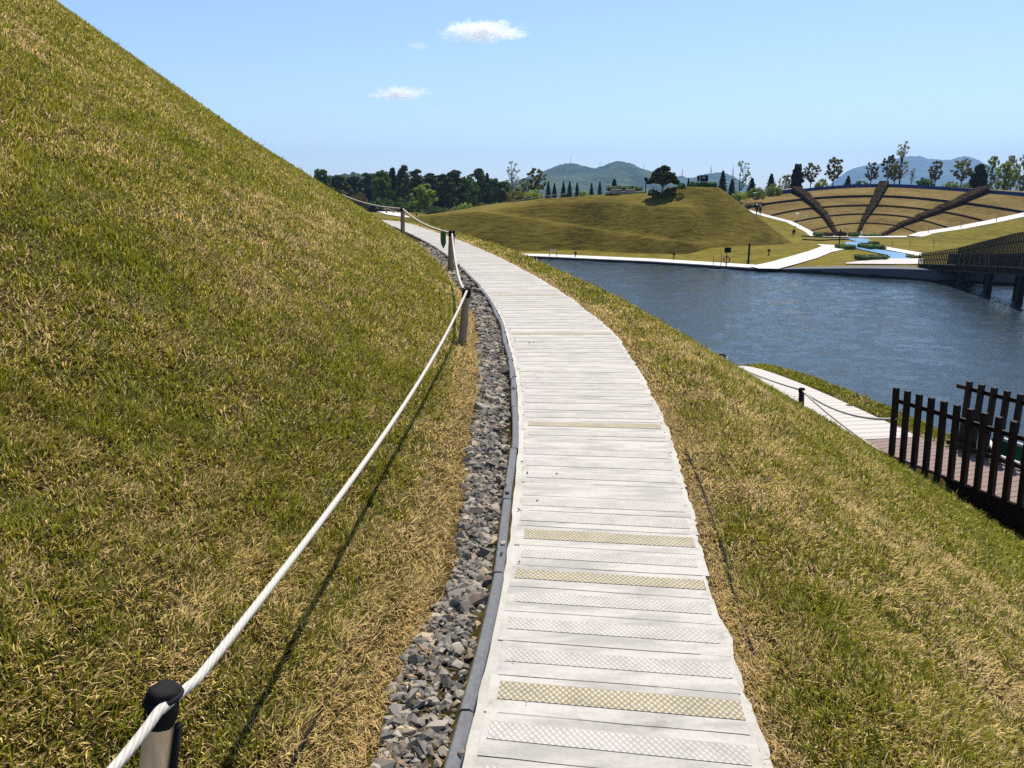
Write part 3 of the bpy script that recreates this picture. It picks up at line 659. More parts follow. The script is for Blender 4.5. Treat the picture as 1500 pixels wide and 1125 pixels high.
ca, sa = math.cos(R(14)), math.sin(R(14)); U, W2 = X * ca + Y * sa, -X * sa + Y * ca; zz0 = np.zeros_like(X)
gust = .35 + 1.1 * fbm(np.stack([U * .06, W2 * .09, zz0], -1), 2, 90)
Z = ((noise(np.stack([U * .9, W2 * 1.5, zz0], -1), 80) - .5) * .080 + (noise(np.stack([U * 1.9 + 7, W2 * 2.6, zz0], -1), 81) - .5) * .040 + (noise(np.stack([U * .35, W2 * .5, zz0 + 3], -1), 82) - .5) * .06) * gust
structure(mesh_np("water", np.stack([X, Y, Z], -1).reshape(-1, 3), grid_faces(len(wx), len(wy))[:, ::-1], m, smooth=True))

bank = [(-60, 91), (-10, 92), (2, 91), (14.7, 83.4), (23.4, 75.5), (25.8, 74), (31, 69.6), (35.5, 65.6), (41, 62), (49, 60), (75, 58)]
bx = np.array([p[0] for p in bank]); by = np.array([p[1] for p in bank])
def land_z(x, y):
    yb = np.interp(x, bx, by); zb = np.interp(x, [18, 26, 36], [.22, .22, .93]); z = zb + (1.2 - zb) * sstep(y - yb, 2.5, 22)
    z = z + 2.4 * sstep(y, 100, 128) * sstep(-x + .12 * y, -6, 14)
    far = sstep(np.hypot(x, y), 240, 420); z = z * (1 - far) + 1.0 * far
    lake = (y < yb + 1.6) & (x > -16) & (x < 80) & (y > -30)
    return np.where(lake, -2.0, z)
gx = np.unique(np.concatenate([np.linspace(-9000, -300, 14), np.linspace(-300, -60, 25), np.arange(-60, 130, 2.0), np.linspace(130, 400, 20), np.linspace(400, 9000, 14)]))
gy = np.unique(np.concatenate([np.linspace(-900, -60, 8), np.arange(-60, 54, 6.0), np.arange(54, 160, 1.0), np.linspace(160, 400, 30), np.linspace(400, 9500, 20)]))
X, Y = np.meshgrid(gx, gy, indexing='ij'); Z = land_z(X, Y)
structure(mesh_np("ground", np.stack([X, Y, Z], -1).reshape(-1, 3), grid_faces(len(gx), len(gy))[:, ::-1], M['lawn_far'], smooth=False))

# waterfront walk and quay wall along the far bank
def ribbon(name, L0, L1, mat, z=None):
    V = np.stack([np.array(L0), np.array(L1)], 1).reshape(-1, 3); return structure(mesh_np(name, V, grid_faces(len(L0), 2), mat))
wl = [(-24, 91.8), (-10, 92), (2, 91), (8, 87.4), (14.7, 83.4), (19, 79.5), (23.4, 75.5), (25.8, 74.2)]
mb = MB(); n = len(wl); v = []
for (x, y) in wl: v += [(x, y, -1), (x, y, .27), (x + 1.3, y + 2.9, .30), (x + 1.3, y + 2.9, -1)]
f = [(i * 4 + a, i * 4 + 4 + a, i * 4 + 5 + a, i * 4 + 1 + a) for i in range(n - 1) for a in range(3)]
mb.add(v, [tuple(reversed(q)) for q in f]); o = mb.build("waterfront_path", M['pave']); structure(o)
mb = MB(); v = []
for (x, y) in wl: v += [(x - .10, y - .16, -1), (x - .10, y - .16, .2), (x - .005, y - .005, .2), (x - .005, y - .005, -1)]
mb.add(v, [tuple(reversed(q)) for q in f]); tag(mb.build("quay_wall", M['bridge']), "long low dark quay wall below the white waterfront walk", "quay wall")
# land strip between the walk and the lawn
qw = [(25.8, 74.2, .27), (28.3, 72, .5), (31, 69.6, .75), (33.5, 67.5, .9), (36.2, 65.2, .98), (41, 62, .98), (49, 60, .98), (75, 58, .98)]
mb = MB(); v = []
for (x, y, z) in qw: v += [(x - .25, y - .5, -1), (x - .05, y - .12, z), (x + .25, y + .4, z), (x + 1.4, y + 2.4, z + .0)]
f = [(i * 4 + a, i * 4 + 4 + a, i * 4 + 5 + a, i * 4 + 1 + a) for i in range(len(qw) - 1) for a in range(3)]
mb.add(v, [tuple(reversed(q)) for q in f])
m, nt, bs = new_mat('stained quay concrete'); co = N(nt, "ShaderNodeTexCoord").outputs["Object"]; sp = N(nt, "ShaderNodeSeparateXYZ"); nt.links.new(co, sp.inputs[0])
nz = noise_node(nt, .35, 2, .5, co); ma = N(nt, "ShaderNodeMath", operation='MULTIPLY_ADD'); ma.inputs[1].default_value = -.5; nt.links.new(nz.outputs[0], ma.inputs[0]); nt.links.new(sp.outputs[2], ma.inputs[2])
rr = ramp(nt, ma.outputs[0], [(0, (.012, .011, .010)), (.03, (.075, .08, .09))]); nt.links.new(rr.outputs[0], bs.inputs["Base Color"]); bs.inputs["Roughness"].default_value = .85
tag(mb.build("quay_wall", m), "tall grey concrete quay wall with a wavy dark tide stain by the bridge", "quay wall")

def land_hit(px, py):
    r = ray(px, py); d = np.arange(45, 260, .1); p = np.array([0, 0, CAMZ]) + r[None] * d[:, None]; h = np.maximum(land_z(p[:, 0], p[:, 1]), .25); k = np.argmax(p[:, 2] <= h); q = p[k]; q[2] = h[k]; return q
def poly(name, px, z, mat, dz=0):            # a thin sheet laid on the ground, outlined by where its corners stand
    P = [land_hit(a, b) + np.array([0, 0, dz + .07]) for a, b in px]; mb = MB(); mb.add(P, [tuple(range(len(P)))]); o = mb.build(name, mat); structure(o)
    return o
ZG = 1.2
poly("paved_path", [(1112, 394.5), (1140, 395.0), (1166, 388), (1196, 379.5), (1218, 370.5), (1240, 365.5), (1242, 360.5), (1215, 359.6), (1196, 358.6), (1204, 361.5), (1188, 368), (1160, 376), (1128, 385), (1098, 391.5)][::-1], ZG, M['pave'], .02)
poly("plaza", [(1238, 386.5), (1275, 382), (1290, 380.3), (1352, 380.0), (1352, 388.2), (1300, 388.2), (1240, 387.6)][::-1], ZG, M['plaza'], .03)
sx = lambda a: [(1180 + p / 7.5, 320 + q / 7.5) for p, q in a]
poly("stream", sx([(430, 292), (440, 263), (560, 263), (612, 278), (612, 312), (720, 335), (900, 366), (1085, 393), (1165, 432), (1168, 449), (925, 452), (905, 412), (720, 374), (556, 338), (548, 300)])[::-1], ZG, M['blue'], .025)
poly("stream_upper", sx([(430, 228), (600, 222), (690, 234), (727, 278), (612, 274), (575, 266), (480, 236)])[::-1], ZG, M['blue'], .03)
poly("paved_path", sx([(890, 320), (1275, 386), (1275, 428), (1120, 395), (890, 352)])[::-1], ZG, M['pave'], .022)
poly("stage_walk", sx([(100, 196), (1110, 198), (1110, 212), (480, 214), (100, 206)])[::-1], ZG, M['pave'], .02)
def low_kerb(px, label, h=.35):
    P = [land_hit(a, b) for a, b in px]; mb = MB()
    for p, q in zip(P[:-1], P[1:]):
        dd = q - p; mb.box(((p[0] + q[0]) / 2, (p[1] + q[1]) / 2, p[2] + h / 2 - .05), (np.linalg.norm(dd) + .05, .3, h), math.atan2(dd[1], dd[0]))
    tag(mb.build("kerb", M['bridge']), label, "kerb", "dark kerbs round the blue channel")
low_kerb(sx([(-40, 200), (220, 212), (470, 216)]), "dark kerb left of the blue channel at the foot of the fan", .22)
low_kerb(sx([(-30, 238), (160, 246), (360, 238), (470, 238)]), "dark kerb on the lawn in front of the crossbar post", .22)
low_kerb(sx([(612, 288), (730, 284)]), "short dark kerb between the two blue channel bends", .25)

# ------------------------------------------------------------------ the far spiral mound
ridge = [at(540, 321, 108), at(640, 312, 108), at(720, 299, 107), at(800, 290.5, 106.5), at(880, 285, 106), at(940, 282, 105), at(1010, 283, 102)]
rid = np.array(ridge); rid[0, 2] = 3.4; rid[-1, 2] = 7.4
summ = at(1016, 274, 101)
def far_z(x, y):
    best = np.full(x.shape, 1e9); zr = np.zeros(x.shape); fx = np.zeros(x.shape)
    for a, b in zip(rid[:-1], rid[1:]):
        ab = b - a; t = np.clip(((x - a[0]) * ab[0] + (y - a[1]) * ab[1]) / (ab[0] ** 2 + ab[1] ** 2), 0, 1); d = np.hypot(x - a[0] - ab[0] * t, y - a[1] - ab[1] * t)
        k = d < best; best = np.where(k, d, best); zr = np.where(k, a[2] + ab[2] * t, zr)
    pxl = 750 + F * x / (y * c_ + (CAMZ - 4) * s_)
    zB = np.interp(pxl, [640, 830, 900, 1000, 1080, 1200], [4.6, 6.3, 6.15, 5.7, 4.9, 4.0]); zA = np.interp(pxl, [640, 700, 780, 900, 1000, 1080, 1200], [5.6, 5.2, 4.2, 2.75, 1.9, 1.35, 1.0])
    front = sstep(-(y - np.interp(x, rid[:, 0], rid[:, 1])), -1, 3)
    e = best; s1 = .2 + .32 * sstep(pxl, 1000, 1085); eB = np.maximum((zr - np.minimum(zB, zr)) / s1, .3); z1 = zr - s1 * e
    zz = np.minimum(zB, zr) - .82 * (e - eB); eA = eB + np.maximum(np.minimum(zB, zr) - zA, 0) / .82
    zz = np.where(e < eA, zz, np.where(e < eA + 1.7, np.minimum(zB, zr) - .82 * (eA - eB) - .05 * (e - eA), np.minimum(zB, zr) - .82 * (eA - eB) - .05 - .82 * (e - eA - 1.7)))
    z = np.where(e < eB, z1, zz)
    right = sstep(pxl, 1040, 1085); z = np.maximum(z, -3)
    ds = np.hypot((x - summ[0]) / 1.0, (y - summ[1]) / .8)
    zs = summ[2] - np.maximum(ds - 3.3, 0) * .70 - .02 * ds
    k_ = .5; m_ = np.maximum(z, zs); return np.maximum(m_ + k_ * np.log(np.exp((z - m_) / k_) + np.exp((zs - m_) / k_)) - .0, -3)
gx = np.arange(-34, 48, .45); gy = np.arange(72, 128, .4); X, Y = np.meshgrid(gx, gy, indexing='ij'); Z = far_z(X, Y)
Pn = np.stack([X, Y, Z], -1); Z = Z + (fbm(Pn * .8, 3, 5) - .5) * .16
yb = np.interp(X, bx, by); Z = np.where(Y < yb + 3.0, np.minimum(Z, -1 + (Y - yb) * .35), Z)
structure(mesh_np("far_mound_terrain", np.stack([X, Y, Z], -1).reshape(-1, 3), grid_faces(len(gx), len(gy))[:, ::-1], M['lawn_mound'], smooth=True))
def far_ground(px, py):                      # first hit of the sight line with the far mound or the lawn
    r = ray(px, py)
    for d in np.arange(70, 260, .25):
        p = np.array([0, 0, CAMZ]) + r * d; h = max(float(far_z(np.array([p[0]]), np.array([p[1]]))[0]) if -34 < p[0] < 48 and p[1] < 128 else -9, float(land_z(np.array([p[0]]), np.array([p[1]]))[0]))
        if p[2] <= h: p[2] = h; return p
    return far_ground(px, py + .6)
# narrow pale strip where the ledge of dry grass winds round the mound is the terrain itself

# ------------------------------------------------------------------ the amphitheatre fan
cs = at(1258, 346, 114); CX, CY = cs[0], cs[1]
ROWS = [  # radius, image line of each retaining step
    (13, [(1186, 338), (1190, 337), (1220, 330), (1245, 327), (1270, 326), (1300, 328), (1320, 331), (1345, 341)]),
    (20, [(1160, 325), (1190, 319), (1220, 315), (1250, 313), (1270, 313), (1300, 314), (1330, 317), (1360, 324), (1393, 334)]),
    (28, [(1125, 316), (1160, 308), (1190, 304), (1230, 301), (1270, 300), (1300, 301), (1340, 304), (1360, 307), (1390, 311), (1420, 317), (1445, 324)]),
    (37, [(1086, 305), (1120, 298), (1170, 292), (1200, 289), (1240, 287), (1280, 286.5), (1310, 287), (1350, 290), (1395, 295), (1430, 299), (1470, 305), (1505, 311)]),
    (47, [(1050, 294), (1080, 288), (1150, 280.5), (1180, 277), (1230, 272.5), (1280, 270.5), (1320, 271), (1380, 274.5), (1440, 279), (1500, 283.5), (1570, 290)])]
def on_circle(px, py, r):
    lo = None
    k = ray(px, py); best = None
    for d in np.arange(95, 190, .1):
        p = np.array([0, 0, CAMZ]) + k * d; e = math.hypot(p[0] - CX, p[1] - CY) - r
        if lo is not None and lo < 0 <= e: best = p
        lo = e
    if best is None:
        ds = np.arange(95, 190, .1); pp = np.array([0, 0, CAMZ]) + k[None] * ds[:, None]; best = pp[np.argmin(np.abs(np.hypot(pp[:, 0] - CX, pp[:, 1] - CY) - r))]
    return best
NT = 56; rows = []
for r, ln in ROWS:
    xs = np.array([p[0] for p in ln], float); ys = np.array([p[1] for p in ln], float); q = np.linspace(xs[0], xs[-1], NT)
    yy = np.interp(q, xs, ys); ker = np.ones(5) / 5; yy[2:-2] = np.convolve(yy, ker, 'same')[2:-2]
    P_ = np.array([on_circle(a, b, r) for a, b in zip(q, yy)])
    for _ in range(3): P_[1:-1] = (P_[:-2] + 2 * P_[1:-1] + P_[2:]) / 4
    rows.append(P_)
base = np.array([onz(a, 346.2, 1.24) for a in np.linspace(1197, 1330, NT)])
WH = [.19, .24, .31, .38, .55]
levels = [base]; tv = []; 
for P_, h in zip(rows, WH):
    lo = P_.copy(); lo[:, 2] -= h * .75; hi = P_.copy(); hi[:, 2] += h * .25; inn = P_ - np.array([CX, CY, 0]); inn[:, 2] = 0; inn /= np.linalg.norm(inn, axis=1)[:, None]
    hi = hi + inn * .12; levels += [lo, hi]
top = rows[-1]; inn = top - np.array([CX, CY, 0]); inn[:, 2] = 0; inn /= np.linalg.norm(inn, axis=1)[:, None]
for dr_, dz in ((1.2, .15), (14, .1), (30, -.2), (60, -7.5)):
    p = top + inn * dr_; p[:, 2] += dz; levels.append(p)
fine = []
for a, b in zip(levels[:-1], levels[1:]):
    fine.append(a)
    if np.linalg.norm((b - a)[NT // 2]) > 3:
        for t in (.33, .66): fine.append(a + (b - a) * t + np.array([0, 0, .0]))
fine.append(levels[-1]); Vf = np.array(fine); nn = Vf.shape[0]; Vf = Vf.reshape(-1, 3)
structure(mesh_np("amphitheatre_terrain", Vf, grid_faces(nn, NT), M['lawn_fan'], smooth=False))
names = ["lowest short curved step riser of the grass fan", "second curved step riser up the grass fan", "middle curved step riser of the grass fan", "long dark step riser just below the blue rim", "dark blue rim wall along the top of the grass fan"]
for i, (P_, h) in enumerate(zip(rows, WH)):
    inn = P_ - np.array([CX, CY, 0]); inn[:, 2] = 0; inn /= np.linalg.norm(inn, axis=1)[:, None]
    a = P_ - inn * .1; pr_ = [a + np.array([0, 0, -h * .8]), a + np.array([0, 0, h * .32]), a + inn * .3 + np.array([0, 0, h * .32]), a + inn * .3 + np.array([0, 0, -h * .8])]
    V = np.stack(pr_, 1).reshape(-1, 3); f = [(j * 4 + k, j * 4 + (k + 1) % 4, j * 4 + 4 + (k + 1) % 4, j * 4 + 4 + k) for j in range(NT - 1) for k in range(4)]
    tag(mesh_np("retaining_wall", V, f, M['blue_edge'] if i == 4 else (M['riser_dark'] if i == 3 else M['riser'])), names[i], "retaining wall", "curved steps of the grass fan")
# pale coping at the left end of the rim
P_ = rows[-1][:14]; mb = MB(); mb.tube([tuple(p + np.array([-.1, .3, .32])) for p in P_], .16, 6); tag(mb.build("coping", M['pave']), "pale coping on the left end of the blue rim", "coping")

def fan_pt(px, lev):                          # lev 0 = base, 1..5 = steps
    P_ = base if lev == 0 else rows[lev - 1]; dep = P_[:, 1] * c_ + (CAMZ - P_[:, 2]) * s_; q = 750 + F * P_[:, 0] / dep
    return np.array([np.interp(px, q, P_[:, k]) for k in range(3)])
# side walks of the fan
left = [fan_pt(1197, 0)] + [rows[i][0] for i in range(4)]; right = [fan_pt(1330, 0)] + [rows[i][-1] for i in range(4)]
for nm, L, o in (("left", left, -1), ("right", right, 1)):
    L = np.array(L); L0 = L + np.array([0, 0, .12]); L1 = L + np.array([o * 1.5, -1.6, .02])
    ribbon("paved_path", L0 if o < 0 else L1, L1 if o < 0 else L0, M['pave'])
# lawn falling from the right-hand walk to the level ground, and behind the mound on the left
L = np.array(right); lo = np.array([onz(a, b, 1.1) for a, b in ((1330, 350), (1350, 350), (1400, 349), (1470, 349), (1560, 349))]); lo[:, 2] = 1.0
L1 = L + np.array([1.5, -1.6, .0]); mid = (L1 + lo) / 2 + np.array([0, 0, .12]); V = np.stack([L1, mid, lo], 1).reshape(-1, 3)
structure(mesh_np("lawn_bank", V, grid_faces(5, 3)[:, ::-1], M['lawn_far'], smooth=True))
L = np.array(left); lo = L + np.array([-9, -13, 0]); lo[:, 2] = 1.0; L1 = L + np.array([-1.5, -1.6, .0]); V = np.stack([L1, lo], 1).reshape(-1, 3)
structure(mesh_np("lawn_bank", V, grid_faces(5, 2), M['lawn_far'], smooth=True))

# ------------------------------------------------------------------ foliage
def leaf_quads(C, Rr, n_per, size, rng, shell=.55, flat=1.0):
    """leaf faces filled through clumps: C (k,3) centres, Rr (k,) or (k,3) radii"""
    C = np.asarray(C, float); k = len(C); Rr = np.asarray(Rr, float); Rr = Rr if Rr.ndim == 2 else np.repeat(Rr[:, None], 3, 1)
    idx = np.repeat(np.arange(k), n_per); n = len(idx); d = rng.normal(size=(n, 3)); d /= np.linalg.norm(d, axis=1)[:, None]
    rad = shell + (1 - shell) * rng.random(n) ** .7; P = C[idx] + d * Rr[idx] * rad[:, None] * np.array([1, 1, flat])
    nr = d + rng.normal(size=(n, 3)) * .7; nr /= np.linalg.norm(nr, axis=1)[:, None]; a = np.cross(nr, rng.normal(size=(n, 3))); a /= np.linalg.norm(a, axis=1)[:, None] + 1e-9; b = np.cross(nr, a)
    s = size * rng.uniform(.6, 1.4, n)[:, None]; V = np.stack([P - a * s, P - b * s * .7, P + a * s, P + b * s * .7], 1).reshape(-1, 3)
    return V, np.arange(n * 4).reshape(-1, 4)
def limb_mesh(mb, base, tip, r0, r1, rng, bend=.12, n=5):
    base, tip = np.array(base, float), np.array(tip, float); pts = []; L = np.linalg.norm(tip - base); o = rng.normal(size=3) * bend * L
    for t in np.linspace(0, 1, n): pts.append(tuple(base + (tip - base) * t + o * math.sin(math.pi * t) * .5))
    mb.tube(pts, list(np.linspace(r0, r1, n)), 7)
def proto_tree(kind, seed):
    """trunk and crown meshes of a unit-height tree (height 1, foot at the origin)"""
    r = np.random.default_rng(seed); mb = MB(); C = []; Rr = []
    if kind == 'broad':
        for i in range(80):
            a = r.uniform(0, 2 * np.pi); z = r.uniform(.2, .94); w_ = .36 * math.sin(math.pi * min(1, (z - .12) / .86)) ** .6; q = w_ * math.sqrt(r.random()); C.append((q * math.cos(a), q * math.sin(a), z)); Rr.append(r.uniform(.045, .095))
        limb_mesh(mb, (0, 0, -.02), (0, 0, .6), .035, .015, r, .05)
        for c in C[::4]: limb_mesh(mb, (0, 0, r.uniform(.2, .45)), c, .014, .004, r)
        n_per, sz, sh, fl = 55, .028, .3, .85
    elif kind == 'pine':
        for i in range(30):
            z = .38 + .6 * (i / 29); w_ = .34 * (1.05 - z) ** .55 * r.uniform(.5, 1); a = r.uniform(0, 2 * np.pi); C.append((w_ * math.cos(a), w_ * math.sin(a), z)); Rr.append((r.uniform(.09, .16),) * 2 + (r.uniform(.035, .055),))
        limb_mesh(mb, (0, 0, -.02), (.03, 0, .93), .03, .01, r, .06, 8)
        for c in C[::2]: limb_mesh(mb, (0.02, 0, c[2] - .06), c, .011, .004, r)
        n_per, sz, sh, fl = 90, .028, .3, 1
    elif kind == 'dome':
        for i in range(120):
            a = r.uniform(0, 2 * np.pi); u = math.sqrt(r.random()); q = .56 * u; z = .40 + (.54 * (1 - u ** 1.7)) * r.uniform(.25, 1) ; C.append((q * math.cos(a), q * math.sin(a), z)); Rr.append((r.uniform(.10, .15),) * 2 + (r.uniform(.06, .08),))
        limb_mesh(mb, (.05, 0, -.05), (-.03, 0, .5), .035, .02, r, .2, 8)
        for c in C[::5]: limb_mesh(mb, (0, 0, r.uniform(.22, .4)), c, .016, .005, r)
        n_per, sz, sh, fl = 130, .036, .4, 1
    elif kind == 'airy':
        limb_mesh(mb, (0, 0, -.02), (.01, 0, .72), .022, .009, r, .05, 7)
        for i in range(64):
            a = r.uniform(0, 2 * np.pi); z = r.uniform(.36, .97); w_ = .30 * math.sin(math.pi * min(1, max(.05, (z - .26) / .78))) ** .55 * r.uniform(.35, 1); c = (w_ * math.cos(a), w_ * math.sin(a), z)
            C.append(c); Rr.append(r.uniform(.03, .06)); i % 2 or limb_mesh(mb, (0, 0, max(.25, z - .25)), c, .008, .002, r)
        n_per, sz, sh, fl = 60, .02, .1, .9
    elif kind == 'sparse':
        limb_mesh(mb, (0, 0, -.02), (.02, 0, .98), .018, .003, r, .06, 9)
        for i in range(34):
            a = r.uniform(0, 2 * np.pi); z = r.uniform(.3, .98); w_ = .27 * (1.15 - z) ** .5 * r.uniform(.4, 1); c = (w_ * math.cos(a), w_ * math.sin(a), z); limb_mesh(mb, (0, 0, max(.2, z - .22)), c, .006, .0015, r)
            if r.random() < .85: C.append(c); Rr.append(r.uniform(.03, .055))
        n_per, sz, sh, fl = 16, .016, .1, .9
    elif kind == 'conifer':
        limb_mesh(mb, (0, 0, -.02), (0, 0, .98), .018, .003, r, .01)
        for i in range(46):
            z = .1 + .88 * (i / 45); w_ = .17 * (1.03 - z) ** .85; a = i * 2.4; C.append((w_ * .6 * math.cos(a), w_ * .6 * math.sin(a), z)); Rr.append((w_ * .75 + .012,) * 2 + (.035,))
        n_per, sz, sh, fl = 50, .022, .3, 1
    elif kind == 'column':
        limb_mesh(mb, (0, 0, -.02), (0, 0, .3), .03, .02, r, .01)
        for i in range(150):
            z = .04 + .9 * r.random(); w_ = .21 * (1 - max(0, z - .4) ** 2 * 2.2) * math.sqrt(r.random()); a = r.uniform(0, 2 * np.pi); C.append((w_ * math.cos(a), w_ * math.sin(a), z)); Rr.append((.06, .042, .07))
        n_per, sz, sh, fl = 80, .03, .45, 1
    elif kind == 'poplar':
        limb_mesh(mb, (0, 0, -.02), (0, 0, .95), .018, .004, r, .03)
        for i in range(90):
            z = .10 + .88 * r.random(); w_ = .24 * math.sin(math.pi * min(1, z * .9 + .05)) ** .6 * math.sqrt(r.random()); a = r.uniform(0, 2 * np.pi); c = (w_ * math.cos(a), w_ * math.sin(a), z); C.append(c); Rr.append((.04, .04, .06))
            if i % 6 == 0: limb_mesh(mb, (0, 0, max(.1, z - .2)), c, .007, .002, r)
        n_per, sz, sh, fl = 30, .02, .1, 1
    elif kind == 'bush':
        for i in range(70):
            a = r.uniform(0, 2 * np.pi); q = .66 * math.sqrt(r.random()); z = r.uniform(.12, .8) * (1 - .45 * (q / .62) ** 2); C.append((q * math.cos(a), q * math.sin(a), z)); Rr.append(r.uniform(.08, .17))
        for c in C[::6]: limb_mesh(mb, (c[0] * .2, c[1] * .2, -.03), c, .025, .01, r)
        n_per, sz, sh, fl = 40, .04, .3, .9
    V, Fq = leaf_quads(C, Rr, n_per, sz, r, sh, fl)
    return mb, V, Fq
protos = {}
def tree(kind, leaf, seed, loc, h, wscale, label, cat="tree", group=None, bark='bark', name=None):
    key = (kind, leaf, seed, bark)
    nm = name or {'bush': 'shrub', 'conifer': 'conifer_tree', 'pine': 'pine_tree', 'dome': 'pine_tree', 'column': 'columnar_evergreen'}.get(kind, 'tree')
    if key not in protos:
        mb, V, Fq = proto_tree(kind, seed); root = bpy.data.objects.new(nm, None); col.objects.link(root); root.empty_display_size = .2
        mb.build("trunk" if kind != 'bush' else "stems", M[bark], root, True); mesh_np("crown" if kind != 'bush' else "foliage", V, Fq, M[leaf], root)
        protos[key] = root; tag(root, label, cat, group); root.location = tuple(map(float, loc)); root.rotation_euler = (0, 0, rng.uniform(0, 6.28)); root.scale = (h * wscale, h * wscale, h); return root
    r = dup(protos[key], loc, rng.uniform(0, 6.28), label, (h * wscale, h * wscale, h)); r['category'] = cat; r.name = nm
    if group: r['group'] = group
    elif 'group' in r: del r['group']
    return r
def plant(px, top, bot, d, wpx, kind, leaf, seed, label, group, cat="tree", bark='bark'):
    """a tree whose foot stands at distance d below pixel column px"""
    if group == WOOD and d < 170 and px < 620: d += 18
    p = at(px, bot, d); h = (bot - top) / F * d * 1.0; nat = {'broad': .78, 'pine': .72, 'dome': 1.24, 'airy': .62, 'sparse': .5, 'conifer': .3, 'column': .5, 'poplar': .52, 'bush': 1.45}[kind]
    return tree(kind, leaf, seed, p, h, (wpx / max(bot - top, 1)) / nat, label, cat, group, bark)
WOOD = "trees of the dark wood beyond the path"
for a in [
    (474, 249, 318, 205, 34, 'broad', 'leaf_dark', 1, "round dark tree just above the mound crest at the left end of the wood"),
    (498, 257, 318, 215, 40, 'broad', 'leaf_dark', 2, "low dark tree right of the round one at the wood's left end"),
    (521, 259, 316, 225, 34, 'broad', 'leaf_conifer', 1, "blue green dark tree above the far rope post"),
    (540, 257, 316, 215, 30, 'pine', 'leaf_pine', 3, "dark pine left of the leafy mid green tree"),
    (560, 251, 312, 190, 40, 'broad', 'leaf_mid', 4, "tall mid green leafy tree above the distant white walk"),
    (577, 249, 314, 215, 30, 'conifer', 'leaf_conifer', 5, "dark pointed tree behind the leafy mid green one"),
    (592, 246, 314, 210, 30, 'pine', 'leaf_pine', 6, "tall dark pine with a tufted top above the rope post"),
    (611, 252, 314, 205, 34, 'pine', 'leaf_pine', 3, "spreading dark pine right of the tufted one"),
    (632, 257, 315, 200, 40, 'pine', 'leaf_pine', 6, "flat topped brownish pine behind the bright green tree"),
    (650, 255, 316, 215, 36, 'broad', 'leaf_conifer', 2, "bluish round crown showing behind the flat pines"),
    (668, 253, 315, 188, 44, 'pine', 'leaf_pine', 7, "wide dark pine crown over two bare trunks"),
    (657, 262, 315, 180, 36, 'pine', 'leaf_pine', 3, "forked pine with dark trunks standing on the ridge line"),
    (686, 258, 312, 195, 34, 'broad', 'leaf_mid', 8, "dull green tree between the wide pine and dark conifers"),
    (702, 250, 310, 200, 34, 'pine', 'leaf_pine', 6, "pine with a small round tuft on top"),
    (714, 256, 308, 205, 18, 'conifer', 'leaf_conifer', 9, "narrow dark conifer right of the tufted pine"),
    (724, 262, 306, 200, 30, 'broad', 'leaf_dark', 4, "dark round tree at the right end of the wood"),
    (738, 266, 304, 175, 26, 'broad', 'leaf_dark', 1, "small very dark tree beside the yellow green bush"),
    (622, 270, 318, 165, 42, 'broad', 'leaf_light', 10, "bright lime green tree in front of the dark pines"),
    (584, 281, 318, 165, 46, 'bush', 'leaf_mid', 11, "mid green bushy tree behind the rope post"),
    (608, 288, 320, 155, 36, 'bush', 'leaf_dark', 12, "dark shrub mass below the lime green tree"),
    (524, 272, 312, 170, 34, 'bush', 'leaf_rust', 13, "brownish shrub above the rope at the left of the wood"),
    (503, 273, 312, 160, 18, 'bush', 'leaf_grey', 14, "small pale grey green shrub behind the far rope post"),
    (512, 285, 316, 160, 50, 'bush', 'leaf_dark', 12, "dark bush above the mound crest left of the dark cart"),
    (558, 282, 316, 160, 44, 'bush', 'leaf_dark', 11, "dark green bush behind the dark cart"),
    (640, 296, 318, 150, 40, 'bush', 'leaf_dark', 13, "low dark shrub by the low rail's left end"),
    (682, 293, 311, 150, 26, 'bush', 'leaf_light', 15, "light green shrub on the ridge below the pines"),
    (668, 299, 313, 150, 16, 'bush', 'leaf_light', 11, "small yellowish shrub beside the pine trunks"),
    (706, 295, 309, 150, 24, 'bush', 'leaf_olive', 14, "pale olive shrub on the ridge behind the low rail"),
    (728, 294, 306, 150, 24, 'bush', 'leaf_mid', 15, "low green shrub behind the middle of the low rail"),
    (758, 266, 302, 145, 40, 'bush', 'leaf_olive', 11, "big rounded yellow green bush at the right end of the low rail"),
    (779, 270, 300, 145, 36, 'bush', 'leaf_light', 13, "second rounded yellow green bush nearer the blue hill"),
]: plant(*a, WOOD)
wr = np.random.default_rng(77); Cw = []; Rw = []
for px in np.arange(478, 745, 4.5):
    d = wr.uniform(225, 262); tp_ = np.interp(px, [478, 520, 560, 640, 700, 745], [262, 264, 262, 262, 264, 274]) + wr.uniform(-3, 8)
    for k in range(5):
        p = at(px + wr.uniform(-5, 5), tp_ + (316 - tp_) * k / 4.6 + 5, d + wr.uniform(-5, 5)); Cw.append(p); Rw.append(wr.uniform(1.5, 2.6))
Vw, Fw = leaf_quads(Cw, Rw, 110, .42, wr, .3); o = mesh_np("woodland", Vw, Fw, M['leaf_dark']); stuff(o, "dark mass of the wood closing the view behind the nearer trees", "woodland")
BK = "trees behind the far mound"
